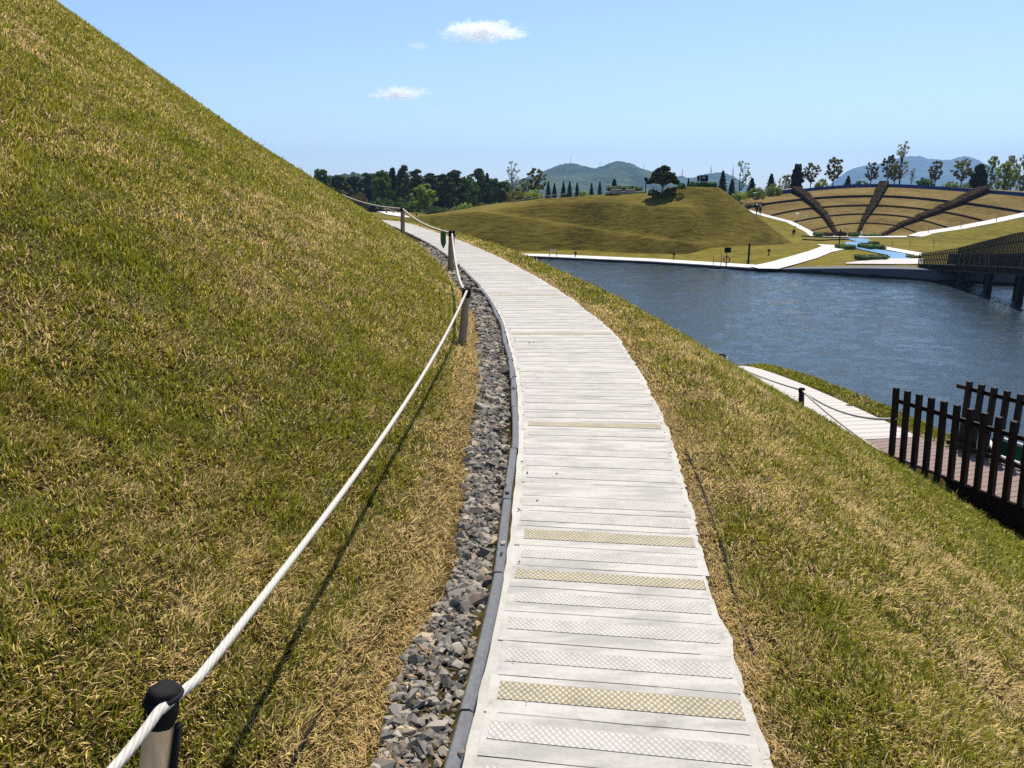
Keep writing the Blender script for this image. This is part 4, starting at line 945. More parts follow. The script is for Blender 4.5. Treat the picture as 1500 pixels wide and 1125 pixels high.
for a in [
    (750, 239, 296, 155, 32, 'sparse', 'leaf_grey', 21, "tall thin see-through tree above the yellow green bush"),
    (786, 247, 296, 155, 32, 'airy', 'leaf_olive', 22, "loose olive tree in front of the blue hill's left foot"),
    (768, 262, 298, 165, 20, 'airy', 'leaf_grey', 23, "small pale loose tree between the thin tree and olive tree"),
    (803, 267, 296, 180, 9, 'conifer', 'leaf_conifer', 5, "slim conifer first to the right of the olive tree"),
    (812, 269, 296, 180, 8, 'conifer', 'leaf_conifer', 9, "slim conifer second to the right of the olive tree"),
    (825, 267, 296, 180, 9, 'conifer', 'leaf_conifer', 5, "slim conifer third along below the left hilltop mast"),
    (834, 267, 296, 185, 9, 'conifer', 'leaf_conifer', 9, "slim conifer fourth along below the left hilltop"),
    (845, 268, 296, 185, 8, 'conifer', 'leaf_conifer', 5, "slim conifer fifth along under the saddle of the hill"),
    (866, 269, 296, 180, 8, 'conifer', 'leaf_conifer', 9, "lone slim conifer left of the stone planters"),
    (878, 267, 296, 180, 8, 'conifer', 'leaf_conifer', 5, "lone slim conifer nearest the stone planters"),
    (899, 264, 300, 170, 16, 'conifer', 'leaf_conifer', 9, "broader conifer standing behind the stone planters"),
    (855, 276, 300, 170, 24, 'bush', 'leaf_light', 14, "pale green shrub between the slim conifers"),
    (922, 272, 296, 165, 24, 'bush', 'leaf_olive', 15, "olive shrub behind the stone planters"),
    (1057, 252, 292, 150, 15, 'conifer', 'leaf_conifer', 5, "tall dark conifer on the right shoulder of the far mound"),
    (1071, 263, 292, 152, 12, 'conifer', 'leaf_conifer', 9, "short dark conifer right of the tall one on the mound shoulder"),
    (1085, 236, 290, 155, 30, 'sparse', 'leaf_mid', 24, "tall ragged tree with bare upper twigs left of the blue rim"),
    (1100, 262, 290, 160, 16, 'conifer', 'leaf_conifer', 5, "dark conifer right of the ragged tree"),
    (1128, 256, 288, 165, 16, 'conifer', 'leaf_conifer', 9, "blue green conifer above the light bushes by the rim's left part"),
    (1083, 275, 294, 142, 22, 'bush', 'leaf_light', 13, "bright lime shrub at the left end of the blue rim"),
    (1107, 270, 292, 150, 28, 'bush', 'leaf_light', 15, "light green shrub below the ragged tree"),
    (1132, 264, 288, 158, 28, 'bush', 'leaf_light', 11, "light green shrub left of the columnar evergreen"),
    (1150, 257, 286, 165, 24, 'poplar', 'leaf_light', 25, "pale green loose tree touching the left columnar evergreen"),
]: plant(*a, BK)
RIM = "trees along the blue rim"
for a in [
    (1166, 241, 281, 163, 20, 'column', 'leaf_column', 31, "dark blunt columnar evergreen at the left hedge on the rim"),
    (1187, 240, 280, 168, 24, 'airy', 'leaf_olive', 32, "brownish open tree just right of the left columnar evergreen"),
    (1203, 259, 280, 172, 22, 'bush', 'leaf_light', 14, "yellow green shrub between two open brownish trees"),
    (1219, 231, 278, 168, 28, 'airy', 'leaf_olive', 33, "taller open brownish tree above the left part of the rim"),
    (1241, 258, 278, 180, 11, 'conifer', 'leaf_conifer', 5, "small dark conifer alone against the blue mountain's left foot"),
    (1275, 239, 275, 170, 22, 'airy', 'leaf_olive', 34, "open tree left of the middle hedge on the rim"),
    (1261, 262, 275, 175, 22, 'bush', 'leaf_mid', 15, "low green shrub left of the middle hedge"),
    (1299, 229, 275, 172, 24, 'airy', 'leaf_rust', 32, "open brownish tree above the middle hedge"),
    (1318, 209, 275, 170, 36, 'sparse', 'leaf_grey', 35, "tallest bare-looking tree on the rim with thin twigs"),
    (1309, 240, 275, 166, 24, 'airy', 'leaf_olive', 33, "shorter leafy tree under the tallest bare tree"),
    (1334, 250, 275, 178, 12, 'sparse', 'leaf_conifer', 36, "thin dark twiggy tree right of the tallest tree"),
    (1355, 255, 276, 174, 26, 'bush', 'leaf_mid', 13, "rounded mid green bush below the mountain on the rim"),
    (1369, 237, 276, 168, 24, 'airy', 'leaf_rust', 34, "open reddish brown tree right of the rounded green bush"),
    (1407, 234, 277, 170, 32, 'airy', 'leaf_grey', 37, "open grey green tree below the mountain's right peak"),
    (1392, 262, 278, 175, 24, 'bush', 'leaf_light', 11, "bright yellow shrub left below the grey green tree"),
    (1418, 263, 279, 175, 18, 'bush', 'leaf_light', 14, "bright yellow shrub right below the grey green tree"),
    (1431, 242, 282, 164, 24, 'column', 'leaf_column', 38, "brown columnar evergreen at the right hedge on the rim"),
    (1449, 232, 284, 175, 26, 'poplar', 'leaf_light', 39, "pale green tree just right of the brown columnar evergreen"),
    (1470, 240, 285, 168, 34, 'poplar', 'leaf_light', 25, "broad pale green tree second from the photo's right edge"),
    (1474, 231, 285, 182, 22, 'poplar', 'leaf_grey', 39, "tall pale feathery tree behind the broad pale green one"),
    (1496, 228, 286, 170, 26, 'poplar', 'leaf_grey', 40, "pale feathery tree at the photo's right edge"),
    (1520, 236, 287, 172, 36, 'poplar', 'leaf_light', 25, "pale green tree cut by the photo's right edge"),
]: plant(*a, RIM)
# pine and shrubs on the far mound's summit
pb = far_ground(970, 285)
tree('dome', 'leaf_pine', 51, pb, 43 / F * 100, .86, "broad dome shaped dark pine on the far mound's summit", group=None, bark='pale_bark')
SH = "shrubs on the far mound's summit"
for a in [(957, 273, 287, 99, 18, 'bush', 'leaf_dark', 12, "dark shrub under the left side of the domed pine"), (980, 273, 287, 98, 18, 'bush', 'leaf_dark', 13, "dark shrub under the right side of the domed pine"), (998, 265, 277, 98, 13, 'bush', 'leaf_mid', 11, "round green shrub just right of the domed pine"),
          (1014, 264, 277, 100, 14, 'bush', 'leaf_mid', 14, "green shrub at the left end of the clipped summit hedge")]: plant(*a, SH, cat="shrub")
plant(1008, 261, 277, 102, 5, 'conifer', 'leaf_conifer', 5, "tiny dark conifer between the summit shrubs", None)

def hedge_mesh(segs, rng, size=.09, dens=60):
    """clipped hedge: rounded core boxes wrapped in leaf faces; segs = (centre, (len,wid,hgt), rz)"""
    mb = MB(); Vs = []; n = 0
    for c, sz, rz in segs:
        mb.box(c, (sz[0] * .93, sz[1] * .93, sz[2] * .96), rz, None, min(sz) * .2)
        k = int(dens * (sz[0] * sz[1] + 2 * sz[2] * (sz[0] + sz[1]))); q = rng.uniform(-.5, .5, (k, 3)); ax = rng.integers(0, 3, k); pw = np.array([sz[1] * sz[2], sz[0] * sz[2], sz[0] * sz[1]]); ax = rng.choice(3, k, p=pw / pw.sum()); q[np.arange(k), ax] = .5 * np.sign(q[np.arange(k), ax]); q *= np.array(sz)
        ca, sa = math.cos(rz), math.sin(rz); P = np.stack([c[0] + q[:, 0] * ca - q[:, 1] * sa, c[1] + q[:, 0] * sa + q[:, 1] * ca, c[2] + q[:, 2]], -1)
        a = rng.normal(size=(k, 3)); a /= np.linalg.norm(a, axis=1)[:, None]; b = np.cross(a, rng.normal(size=(k, 3))); b /= np.linalg.norm(b, axis=1)[:, None]; s = size * rng.uniform(.6, 1.4, k)[:, None]
        Vs.append(np.stack([P - a * s, P - b * s, P + a * s, P + b * s], 1).reshape(-1, 3))
    V = np.concatenate(Vs); b0 = len(mb.v); mb.v += [tuple(p) for p in V]; mb.f += [tuple(b0 + 4 * i + j for j in range(4)) for i in range(len(V) // 4)]
    return mb
HG = "stepped hedges running down the grass fan"
for pxs, lab, wd in (((1226, 1217, 1208, 1195, 1181, 1165), "stepped brown hedge down the left side of the grass fan", 2.3), ((1256, 1264, 1272, 1280, 1287, 1295), "stepped brown hedge down the middle of the grass fan", 2.4), ((1293, 1319, 1346, 1376, 1407, 1442), "stepped brown hedge down the right side of the grass fan", 2.6)):
    segs = []
    for i in range(5):
        a, b = fan_pt(pxs[i], i), fan_pt(pxs[i + 1], i + 1); d = b - a; L = math.hypot(d[0], d[1]); rz = math.atan2(d[1], d[0]); hh = .55 + .12 * i; k = 7
        for j in range(k):
            p = a + d * ((j + .5) / k); segs.append(((p[0], p[1], p[2] + hh / 2 - .15), (L / k * 1.25, wd * (.20 + .12 * i), hh), rz))
    hedge_mesh(segs, rng, .06, 60).build("hedge", M['leaf_red'], None); tag(bpy.data.objects[-1] if False else col.objects[-1], lab, "hedge", HG)
def box_hedge(px, top, bot, wpx, dep, leaf, label, d=None, z=None):
    p = land_hit(px, bot) if d is None else at(px, bot, d); dd = p[1] * c_ + (CAMZ - p[2]) * s_; wdt = wpx / F * dd; h = max((bot - top) / F * dd - dep * .05, .3)
    hedge_mesh([((p[0], p[1] + dep / 2, p[2] + h / 2), (wdt, dep, h), 0)], rng, .07, 30).build("hedge", M[leaf]); tag(col.objects[-1], label, "hedge", "clipped shrubs by the blue channel")
for a in [(1246, 358, 366, 18, 3.0, 'leaf_dark', "rounded dark shrub between the white path and blue channel"), (1286, 357.5, 366, 24, 3.5, 'leaf_dark', "dark box hedge right of the blue channel's bend"), (1284, 374, 382, 37, 2.6, 'leaf_dark', "low wide hedge between the lawn and pink plaza"),
          (1283, 355, 358, 13, 1.2, 'leaf_dark', "thin dark hedge behind the box hedge at the channel"), (1342, 376, 379.5, 12, 1.5, 'leaf_olive', "small low shrub at the end of the blue channel by the bridge"),
          (1201, 340.5, 347, 12, 1.5, 'leaf_dark', "dark clipped shrub at the foot of the fan, farthest left"), (1216, 340, 347, 11, 1.5, 'leaf_red', "reddish clipped shrub left of the left fan hedge"), (1236, 339.5, 347, 11, 1.5, 'leaf_red', "reddish clipped shrub behind the crossbar post"),
          (1253, 340, 348, 12, 1.5, 'leaf_dark', "dark clipped shrub at the foot of the middle hedge"), (1279, 343, 347, 27, 1.3, 'leaf_dark', "long low dark hedge at the foot of the fan")]: box_hedge(*a)
box_hedge(1034, 266.5, 274.5, 36, 1.6, 'leaf_dark', "long clipped dark hedge along the far mound's summit", d=100.5)
hx = far_ground(1034, 275) + np.array([.3, 2.4, 1.05]); ub = thing("utility_box", hx, "dark box shaped object with a pale panel behind the summit hedge", "utility box")
mb = MB(); mb.box((0, 0, .1), (.95, .6, .85), 0, None, .08); mb.box((-.75, 0, .1), (.3, .3, .7), 0, None, .05); mb.build("body", M['cloth_black'], ub); mb = MB(); mb.box((-.15, -.31, .2), (.3, .02, .22)); mb.build("panel", M['pale_metal'], ub)

# stone planters and sign at the shoulder of the far mound
pl = far_ground(915, 284); pt = thing("stone_planter", pl, "low wall of pale stone blocks under a clipped hedge on the far mound", "planter")
mb = MB(); xs = -2.6
for L, h in ((.7, .3), (1.5, .62), (.5, .35), (1.35, .62), (.5, .3), (1.0, .36)):
    mb.box((xs + L / 2, pr.uniform(-.1, .1), h / 2 - .05), (L - .06, .7, h + .1), 0, None, .06); xs += L
mb.build("stone_wall", M['rock'], pt)
hedge_mesh([((-.3, .9, .55), (4.2, .9, .9), 0), ((1.8, .7, .5), (1.4, .8, .7), 0)], rng, .07, 30).build("hedge_top", M['leaf_dark'], pt)
sp_ = far_ground(945.5, 282); sg_ = thing("sign_board", sp_, "square black sign board on a post left of the domed pine", "sign")
mb = MB(); mb.tube([(0, 0, -.3), (0, 0, 1.6)], .055, 8); mb.build("post", M['black'], sg_); mb = MB(); mb.box((0, -.06, 1.75), (.46, .05, .46), 0, None, .01); mb.build("board", M['black'], sg_)

# ------------------------------------------------------------------ small things round the lake
def bollard(px, py, label):
    p = far_ground(px, py); o = thing("bollard_light", p, label, "garden light", "low black garden lights on the far mound")
    MB().lathe((0, 0, 0), [(.06, -.1), (.06, .38)], 10).build("stem", M['black'], o); MB().lathe((0, 0, .38), [(.05, 0), (.15, .03), (.16, .2), (.12, .26)], 12).build("lamp_head", M['black'], o)
bollard(843, 377.5, "small black garden light on the lawn, left of the three by the waterfront walk"); bollard(987, 379, "small black garden light on the lawn, middle of the three"); bollard(1126, 374, "small black garden light on the lawn right of the tall pole")
p = onz(1063.5, 392.5, .27); o = thing("lifebuoy_stand", p, "orange lifebuoy ring on a stand with black board at the water edge", "lifebuoy stand")
mb = MB(); mb.tube([(0, 0, -.05), (0, 0, 1.6)], .05, 10); mb.build("post", M['black'], o); mb = MB(); mb.box((.05, -.02, 1.72), (.62, .06, .52), 0, None, .01); mb.build("board", M['black'], o)
Mr = Matrix.Rotation(math.pi / 2, 3, 'X'); mb = MB(); mb.torus((-.02, -.12, .82), .29, .07, Mr); b_ = mb.build("ring", M['orange'], o, True)
mb = MB()
for a in (.8, 2.36, 3.93, 5.5): mb.torus((-.02 + .29 * math.cos(a), -.12, .82 + .29 * math.sin(a)), .077, .02, Matrix.Rotation(a, 3, 'Y').to_3x3() @ Matrix.Identity(3), 10, 6)
mb.build("band", M['white'], b_)
mb = MB(); mb.tube([(.0, -.08, .95), (.0, -.1, 1.5)], .03, 6); mb.build("rope_bag", M['white'], o)
p = far_ground(1096, 386); o = thing("lamp_pole", p, "plain tall black pole standing on the lawn right of the lifebuoy", "pole")
mb = MB(); mb.box((0, 0, 1.02), (.17, .17, 2.1), 0, None, .01); mb.build("pole", M['black'], o); mb = MB(); mb.box((0, -.0, .03), (.3, .3, .08)); mb.build("base_plate", M['black'], o)
p = onz(1229, 358, ZG); o = thing("signpost", p, "dark post with a short crossbar by the blue channel", "signpost")
mb = MB(); mb.tube([(0, 0, -.1), (.03, 0, 1.85)], .075, 8); mb.build("post", M['black'], o); mb = MB(); mb.box((.02, 0, 1.42), (.95, .08, .1)); mb.box((-.28, 0, 1.52), (.2, .06, .12)); mb.build("crossbar", M['black'], o)
def stake(p, h, label, r=.03):
    o = thing("stake", p, label, "stake", "thin stakes around the lawns"); mb = MB(); mb.tube([(0, 0, -.1), (0, 0, h)], r, 6); mb.build("rod", M['bamboo_old'], o); mb = MB(); mb.tube([(0, 0, h * .93), (0, 0, h)], r * 1.3, 6); mb.build("tip", M['black'], o)
for px, py, zz, h, lab in ((1044.5, 391.5, .28, 1.05, "thin stake on the walk left of the lifebuoy"), (1056, 387.5, 1.2, .9, "thin stake on the lawn behind the lifebuoy"), (804.5, 377, .3, .85, "thin stake at the walk's far left"), (815.5, 377, .3, .8, "thin stake beside the small pinkish bar"),
                           (1306.5, 363, ZG, .75, "thin stake left of three on the right lawn"), (1332.5, 364, ZG, .85, "thin stake in the middle of the right lawn"), (1367, 364, ZG, .95, "thin stake by the bridge's left end")): stake(onz(px, py, zz), h, lab)
for k, lab in ((1, "dark stake beside the right fan walk, nearest the foot"), (2, "dark stake halfway up the right fan walk"), (3, "dark stake high on the right fan walk")): stake(np.array(right[k]) + np.array([1, -1, .1]), .8, lab, .05)
p0, p1 = onz(806, 369, .9), onz(814, 368, .9); mb = MB(); c = (at(810.5, 366, 90)); mb.box(c, (.85, .05, .09), .1); mb.box((c[0] - .38, c[1], c[2] - .35), (.05, .05, .7)); mb.box((c[0] + .38, c[1], c[2] - .35), (.05, .05, .7)); tag(mb.build("barrier", M['plaza']), "small pinkish bar barrier at the far left of the waterfront walk", "barrier")

# lamp post beside the fan's left walk
p = fan_pt(1160, 2); p = (np.array(left[1]) + np.array(left[2])) / 2 + np.array([-.4, -.6, 0]); o = thing("street_lamp", p, "slim grey lamp post with two hanging lamps by the fan's left walk", "street lamp")
mb = MB(); mb.tube([(0, 0, -.1), (0, 0, 2.0)], .045, 8); mb.tube([(0, 0, 1.9), (.5, 0, 2.15), (1.1, 0, 2.0), (1.15, 0, 1.75)], .03, 6); mb.tube([(0, 0, 1.95), (-.45, 0, 2.05)], .03, 6); mb.build("pole", M['pale_metal'], o)
for c in ((1.15, 0, 1.35), (-.55, 0, 1.98)):
    MB().lathe(c, [(.06, .42), (.16, .34), (.17, .05), (.1, 0)] if c[0] > 0 else [(.05, .0), (.3, .04), (.32, .12), (.1, .2)], 10).build("lamp_shade", M['white'], o)

# low rail along the far ridge
pts = [at(a, b, d) for a, b, d in ((610, 315, 112), (640, 312.5, 112), (672, 309, 112), (705, 304, 112), (740, 299.5, 113), (770, 294.5, 114), (800, 289.5, 115), (830, 286.5, 116))]
fo = pts[0]; o = thing("low_rail", fo, "low dark rail fence along the ridge in front of the wood", "fence"); mb = MB(); mb.tube([tuple(p - fo + np.array([0, 0, .25])) for p in pts], .05, 6); mb.build("rail", M['boat_dark'], o)
for p in pts: mb = MB(); q = p - fo; mb.box((q[0], q[1], q[2] - .5), (.16, .16, 1.6)); mb.build("post", M['boat_dark'], o)
sgp = at(769, 290, 112.5); o = thing("small_sign", sgp, "tiny white sign on the ridge before the yellow green bush", "sign"); mb = MB(); mb.box((0, 0, .1), (.3, .05, .25)); mb.build("plate", M['white'], o); mb = MB(); mb.tube([(0, .03, -1.4), (0, .03, .1)], .03, 6); mb.build("post", M['boat_dark'], o)
# distant white walk, cart and timber bench left of the far post
zz = 2.62
poly("distant_path", [(553, 310.5), (561, 309.5), (585, 312.5), (602, 319.6), (588, 318.5), (566, 315)][::-1], zz, M['pave'], .05)
cp = land_hit(545, 311); o = thing("cart", cp, "dark loaded cart with a pale handle at the end of the distant white walk", "cart", rz=.3)
mb = MB(); mb.box((0, 0, .75), (1.5, .9, .9), 0, None, .1); mb.box((.1, 0, 1.35), (.9, .8, .4), 0, None, .1); mb.build("load", M['cloth_black'], o)
for x in (-.5, .5): mb = MB(); mb.torus((x, -.5, .3), .22, .08, Mr, 14, 6); mb.build("wheel", M['black'], o)
mb = MB(); mb.tube([(.5, -.3, 1.5), (1.0, -.3, 1.3), (1.25, -.3, .7)], .07, 6); mb.build("handle", M['pale_metal'], o)
rk = land_hit(554.5, 311.5); mb = MB(); mb.box(rk, (1.2, .8, .35), .2, None, .1); tag(mb.build("flat_stone", M['rock']), "pale flat stone beside the dark cart", "stone")
bp = land_hit(572, 312.5); o = thing("timber_bench", bp, "brown timber bench with a slanting pale rail behind the rope post", "bench", rz=-.25)
mb = MB(); mb.box((0, 0, 1.0), (1.9, .1, .75), 0, None, .02); mb.build("backrest", M['brick'], o); mb = MB(); mb.box((0, -.35, .5), (1.9, .6, .1), 0, None, .02); mb.build("seat", M['brick'], o)
for x in (-.8, .8): mb = MB(); mb.box((x, -.2, .1), (.12, .5, .8)); mb.build("leg", M['bamboo_old'], o)
mb = MB(); mb.tube([(-1.1, -.7, .95), (-.6, -.7, 1.0), (2.6, -.9, .1)], .06, 6); mb.build("rail", M['pale_metal'], o)

# ------------------------------------------------------------------ people
def person(p, h, top_mat, leg_mat, label, rz=0, hat=None, stride=.18, arm=.1, sit=False):
    o = thing("person", p, label, "person", rz=rz); k = h / 1.7
    J = {'pel': (0, 0, .92), 'che': (0, .02, 1.25), 'nk': (0, .02, 1.45), 'hd': (0, .04, 1.58), 'tp': (0, .04, 1.70)}
    if sit: J = {'pel': (0, 0, .45), 'che': (0, .05, .78), 'nk': (0, .06, .98), 'hd': (0, .08, 1.11), 'tp': (0, .08, 1.23)}
    vs = [J['pel'], J['che'], J['nk'], J['hd'], J['tp']]; ed = [(0, 1), (1, 2), (2, 3), (3, 4)]; rad = [.15, .17, .06, .095, .07]
    for sgn in (-1, 1):
        b = len(vs); st_ = stride * sgn
        if sit: vs += [(sgn * .1, .05, .45), (sgn * .13, .45, .47), (sgn * .13, .5, .06), (sgn * .13, .6, .03)]
        else: vs += [(sgn * .09, 0, .86), (sgn * .1, st_ * .6 + .04, .48), (sgn * .1, st_ * .9 - .02, .08), (sgn * .1, st_ * .9 + .12, .04)]
        ed += [(0, b), (b, b + 1), (b + 1, b + 2), (b + 2, b + 3)]; rad += [.095, .065, .045, .04]
        b = len(vs); z = J['che'][2]; vs += [(sgn * .19, .02, z + .12), (sgn * .24, -arm * sgn * .4, z - .16), (sgn * .23, .08 - arm * sgn, z - .40), (sgn * .23, .1 - arm * sgn, z - .50)]; ed += [(1, b), (b, b + 1), (b + 1, b + 2), (b + 2, b + 3)]; rad += [.06, .048, .036, .032]
    me = bpy.data.meshes.new("body"); me.from_pydata([tuple(q * k for q in v) for v in vs], ed, []); ob = link(bpy.data.objects.new("body", me), o)
    sk = ob.modifiers.new("skin", 'SKIN'); sub = ob.modifiers.new("sub", 'SUBSURF'); sub.levels = sub.render_levels = 1
    for i, v in enumerate(me.skin_vertices[0].data): v.radius = (rad[i] * k,) * 2; v.use_root = (i == 0)
    dg = bpy.context.evaluated_depsgraph_get(); dg.update(); me2 = bpy.data.meshes.new_from_object(ob.evaluated_get(dg)); ob.modifiers.clear(); ob.data = me2
    me2.materials.clear(); [me2.materials.append(q) for q in (top_mat, leg_mat, M['skin'])]; zh = J['nk'][2] * k; zp = J['pel'][2] * k
    for pl_ in me2.polygons:
        z = pl_.center[2]; pl_.material_index = 2 if z > zh else (1 if z < zp - .04 else 0); pl_.use_smooth = True
    MB().lathe((0, .035 * k, J['hd'][2] * k), [(.105 * k, -.02), (.115 * k, .05 * k), (.1 * k, .12 * k), (.03, .155 * k)], 12).build("hair", M['cloth_black'], o, True)
    if hat: MB().lathe((0, .04 * k, J['hd'][2] * k + .05), [(.2 * k, 0), (.21 * k, .02), (.12 * k, .03), (.115 * k, .12 * k), (.05, .15 * k)], 12).build("hat", hat, o, True)
    return o
wp = (np.array(left[2]) * .35 + np.array(left[3]) * .65)
for i, (pxx, pyy, a, b, lab, hat, hh) in enumerate(((1108, 315.5, 'cloth_black', 'cloth_grey', "walker in dark clothes and white hat, left of the pair by the fan", M['white'], 1.72), (1113, 315.5, 'cloth_black', 'cloth_black', "walker in black with pale hat, right of the pair by the fan", M['pale_metal'], 1.55))):
    person(at(pxx, pyy + .6, 118), hh, M[a], M[b], lab, rz=.4 + i * .2, hat=hat, stride=.2 - .35 * i)
sp2 = far_ground(1162.5, 345.5); person(sp2, 1.55, M['cloth_black'], M['cloth_black'], "person in black sitting upright on the lawn below the lamp post", rz=2.6, sit=True)
sp3 = far_ground(1147.5, 334.5); person(sp3, 1.2, M['cloth_black'], M['cloth_black'], "person in black sitting at the slope's edge higher up beside the white walk", rz=2.2, sit=True)
sp4 = onz(1261, 347, ZG); person(sp4, 1.0, M['white'], M['white'], "small person in white at the foot of the middle hedge", rz=3.0, stride=.05, arm=.03)

# ------------------------------------------------------------------ slatted bridge
br0 = np.array([36.6, 67.0]); cps = [(36.0, 68.5), (35.6, 62), (34.4, 56), (33.2, 50), (32.4, 44), (32.2, 37)]
cps = np.array(cps); tt = np.linspace(0, 1, len(cps)); NQ = 118; tq = np.linspace(0, 1, NQ); bxs = np.interp(tq, tt, cps[:, 0]); bys = np.interp(tq, tt, cps[:, 1])
dz = np.interp(tq, [0, .25, .55, .8, 1], [1.22, 1.75, 2.4, 2.75, 2.9]); hL = np.interp(tq, [0, .15, .35, .55, .8, 1], [.9, 1.3, 1.85, 2.3, 2.55, 2.6]); hR = np.interp(tq, [0, .3, .5, .75, 1], [.9, .95, 1.1, 1.6, 2.0])
br = thing("footbridge", (36.4, 67.4, 1.2), "dark timber footbridge with tall wavy slatted sides over the lake", "footbridge"); bo_ = np.array([36.4, 67.4, 1.2])
tx = np.gradient(bxs); ty = np.gradient(bys); ln = np.hypot(tx, ty); nx, ny = -ty / ln, tx / ln
if nx[0] < 0: nx, ny = -nx, -ny
WB = 2.4
V = []
for i in range(NQ):
    a = np.array([bxs[i], bys[i], dz[i]]) - bo_; b = a + np.array([nx[i] * WB, ny[i] * WB, 0]); V += [a + [0, 0, -.5], a, b, b + [0, 0, -.5]]
f = [(j * 4 + k, j * 4 + (k + 1) % 4, j * 4 + 4 + (k + 1) % 4, j * 4 + 4 + k) for j in range(NQ - 1) for k in range(4)]
mesh_np("deck", np.array(V), f, M['bridge'], br)
for side, hh, nm in ((0, hL, "slat_screen"), (1, hR, "slat_screen")):
    mb = MB()
    for i in range(NQ):
        t = i; a = np.array([bxs[i] + nx[i] * WB * side, bys[i] + ny[i] * WB * side, dz[i]]) - bo_; off_ = .06 * (1 if side else -1)
        tilt = .16 * math.sin(tq[i] * 7 + side) ; tv_ = np.array([tx[i], ty[i]]) / ln[i]
        q = []
        for z_, sh_ in ((-.35, 0), (hh[i], tilt * hh[i])):
            for e1, e2 in ((-.05 - .01 * side, -.025), (.05 + .01 * side, -.025), (.05 + .01 * side, .025), (-.05 - .01 * side, .025)):
                q.append((a[0] + tv_[0] * (e1 + sh_) + nx[i] * (e2 + off_), a[1] + tv_[1] * (e1 + sh_) + ny[i] * (e2 + off_), a[2] + z_))
        mb.add(q, [(3, 2, 1, 0), (4, 5, 6, 7)] + [(k, (k + 1) % 4, 4 + (k + 1) % 4, 4 + k) for k in range(4)])
    for fz in ((.55,) if side else (.35, .75)):
        mb.tube([tuple(np.array([bxs[i] + nx[i] * (WB * side + .02 * (1 - 2 * side)), bys[i] + ny[i] * WB * side, dz[i] + hh[i] * fz]) - bo_) for i in range(0, NQ, 4)], .04, 5)
    mb.build(nm, M['bridge'], br)
for i in (4, 26, 47, 67, 86, 105):
    for sd_ in (.25, WB - .25):
        a = np.array([bxs[i] + nx[i] * sd_, bys[i] + ny[i] * sd_, 0]) - bo_; mb = MB(); mb.tube([(a[0], a[1], -1.5 - 1.2 + 0), (a[0], a[1], dz[i] - 1.2 - .45)], .24, 12); mb.build("pier", M['bridge'], br)

# ------------------------------------------------------------------ hills, masts
def hill(name, prof, d, depth, mat, seed, amp, base_y=292):
    xs = np.array([p[0] for p in prof], float); ys = np.array([p[1] for p in prof], float); q = np.linspace(xs[0], xs[-1], 160); yy = np.interp(q, xs, ys)
    ker = np.hanning(9); ker /= ker.sum(); yy = np.convolve(np.pad(yy, 4, 'edge'), ker, 'valid'); P_ = np.array([at(a, b, d) for a, b in zip(q, yy)]); V = []; nrow = 26
    for k in range(-nrow, 8):
        t = k / nrow; fall = (1 - abs(t) ** 1.25) if k < 0 else (1 - (k / 8) ** 1.5); Q = P_.copy(); sc = 1 + t * depth / d * (1 if k < 0 else 1); Q[:, 0] *= sc; Q[:, 1] *= sc
        h0 = np.maximum(P_[:, 2], 0); fold = (fbm(np.stack([Q[:, 0], Q[:, 1], 0 * Q[:, 0]], -1) / (depth * .22), 4, seed) - .5); Q[:, 2] = h0 * fall * (1 + fold * .9 * min(1, abs(t) * 3)) + (fbm(np.stack([Q[:, 0], Q[:, 1], 0 * Q[:, 0]], -1) / (depth * .02), 2, seed + 5) - .5) * amp - 2 * (abs(t) > .95); V.append(Q)
    V = np.array(V); return structure(mesh_np(name, V.reshape(-1, 3), grid_faces(V.shape[0], V.shape[1])[:, ::-1], mat, smooth=True))
M['hill'] = lawn_mat('wooded hill', [(0.014, 0.026, 0.016), (0.028, 0.048, 0.027), (0.048, 0.074, 0.036), (0.080, 0.100, 0.052)], .004, .02, bstr=1, bdist=8)
hill("hills", [(640, 292), (690, 287), (740, 270), (770, 261), (790, 255), (808, 246), (828, 239.5), (842, 238.5), (852, 241), (866, 248), (880, 243.5), (895, 239), (910, 236.5), (922, 239), (938, 246), (952, 252), (975, 262), (1010, 274), (1060, 288), (1090, 292)], 2300, 700, M['hill'], 3, 9)
hill("hills", [(900, 292), (950, 268), (980, 259.5), (1000, 258.5), (1010, 262), (1030, 256), (1045, 253.5), (1060, 253.5), (1072, 257), (1085, 265), (1110, 280), (1150, 292)], 3600, 800, M['hill'], 8, 10)
hill("mountains", [(1190, 292), (1225, 262), (1240, 251), (1258, 244), (1285, 241), (1305, 235), (1330, 230), (1345, 228.5), (1360, 232), (1380, 234), (1398, 233.5), (1408, 229.5), (1414, 228), (1422, 231), (1440, 238.5), (1465, 248), (1500, 260), (1560, 280), (1620, 292)], 6200, 1500, M['hill'], 12, 16)
hill("hills", [(380, 292), (430, 272), (480, 259), (500, 256), (520, 255.5), (545, 257), (570, 262), (620, 278), (700, 292)], 480, 160, M['hill'], 17, 5)
def mast(px, top, bot, d, label):
    p = at(px, bot, d); h = (bot - top) / F * d; o = thing("radio_mast", p, label, "mast", "thin masts on the distant hills"); mb = MB(); w0 = h * .07
    for sx_, sy_ in ((-1, -1), (1, -1), (1, 1), (-1, 1)): mb.tube([(sx_ * w0, sy_ * w0, -h * .15), (sx_ * w0 * .2, sy_ * w0 * .2, h * .8)], h * .010, 5)
    for z in (.1, .3, .5, .7): r_ = w0 * (1 - z); mb.tube([(-r_, -r_, z * h), (r_, -r_, z * h + h * .06), (r_, r_, z * h), (-r_, r_, z * h + h * .06), (-r_, -r_, z * h)], h * .008, 4)
    mb.build("tower", M['concrete'], o); mb = MB(); mb.tube([(0, 0, h * .75), (0, 0, h)], h * .012, 5); mb.build("antenna", M['concrete'], o)
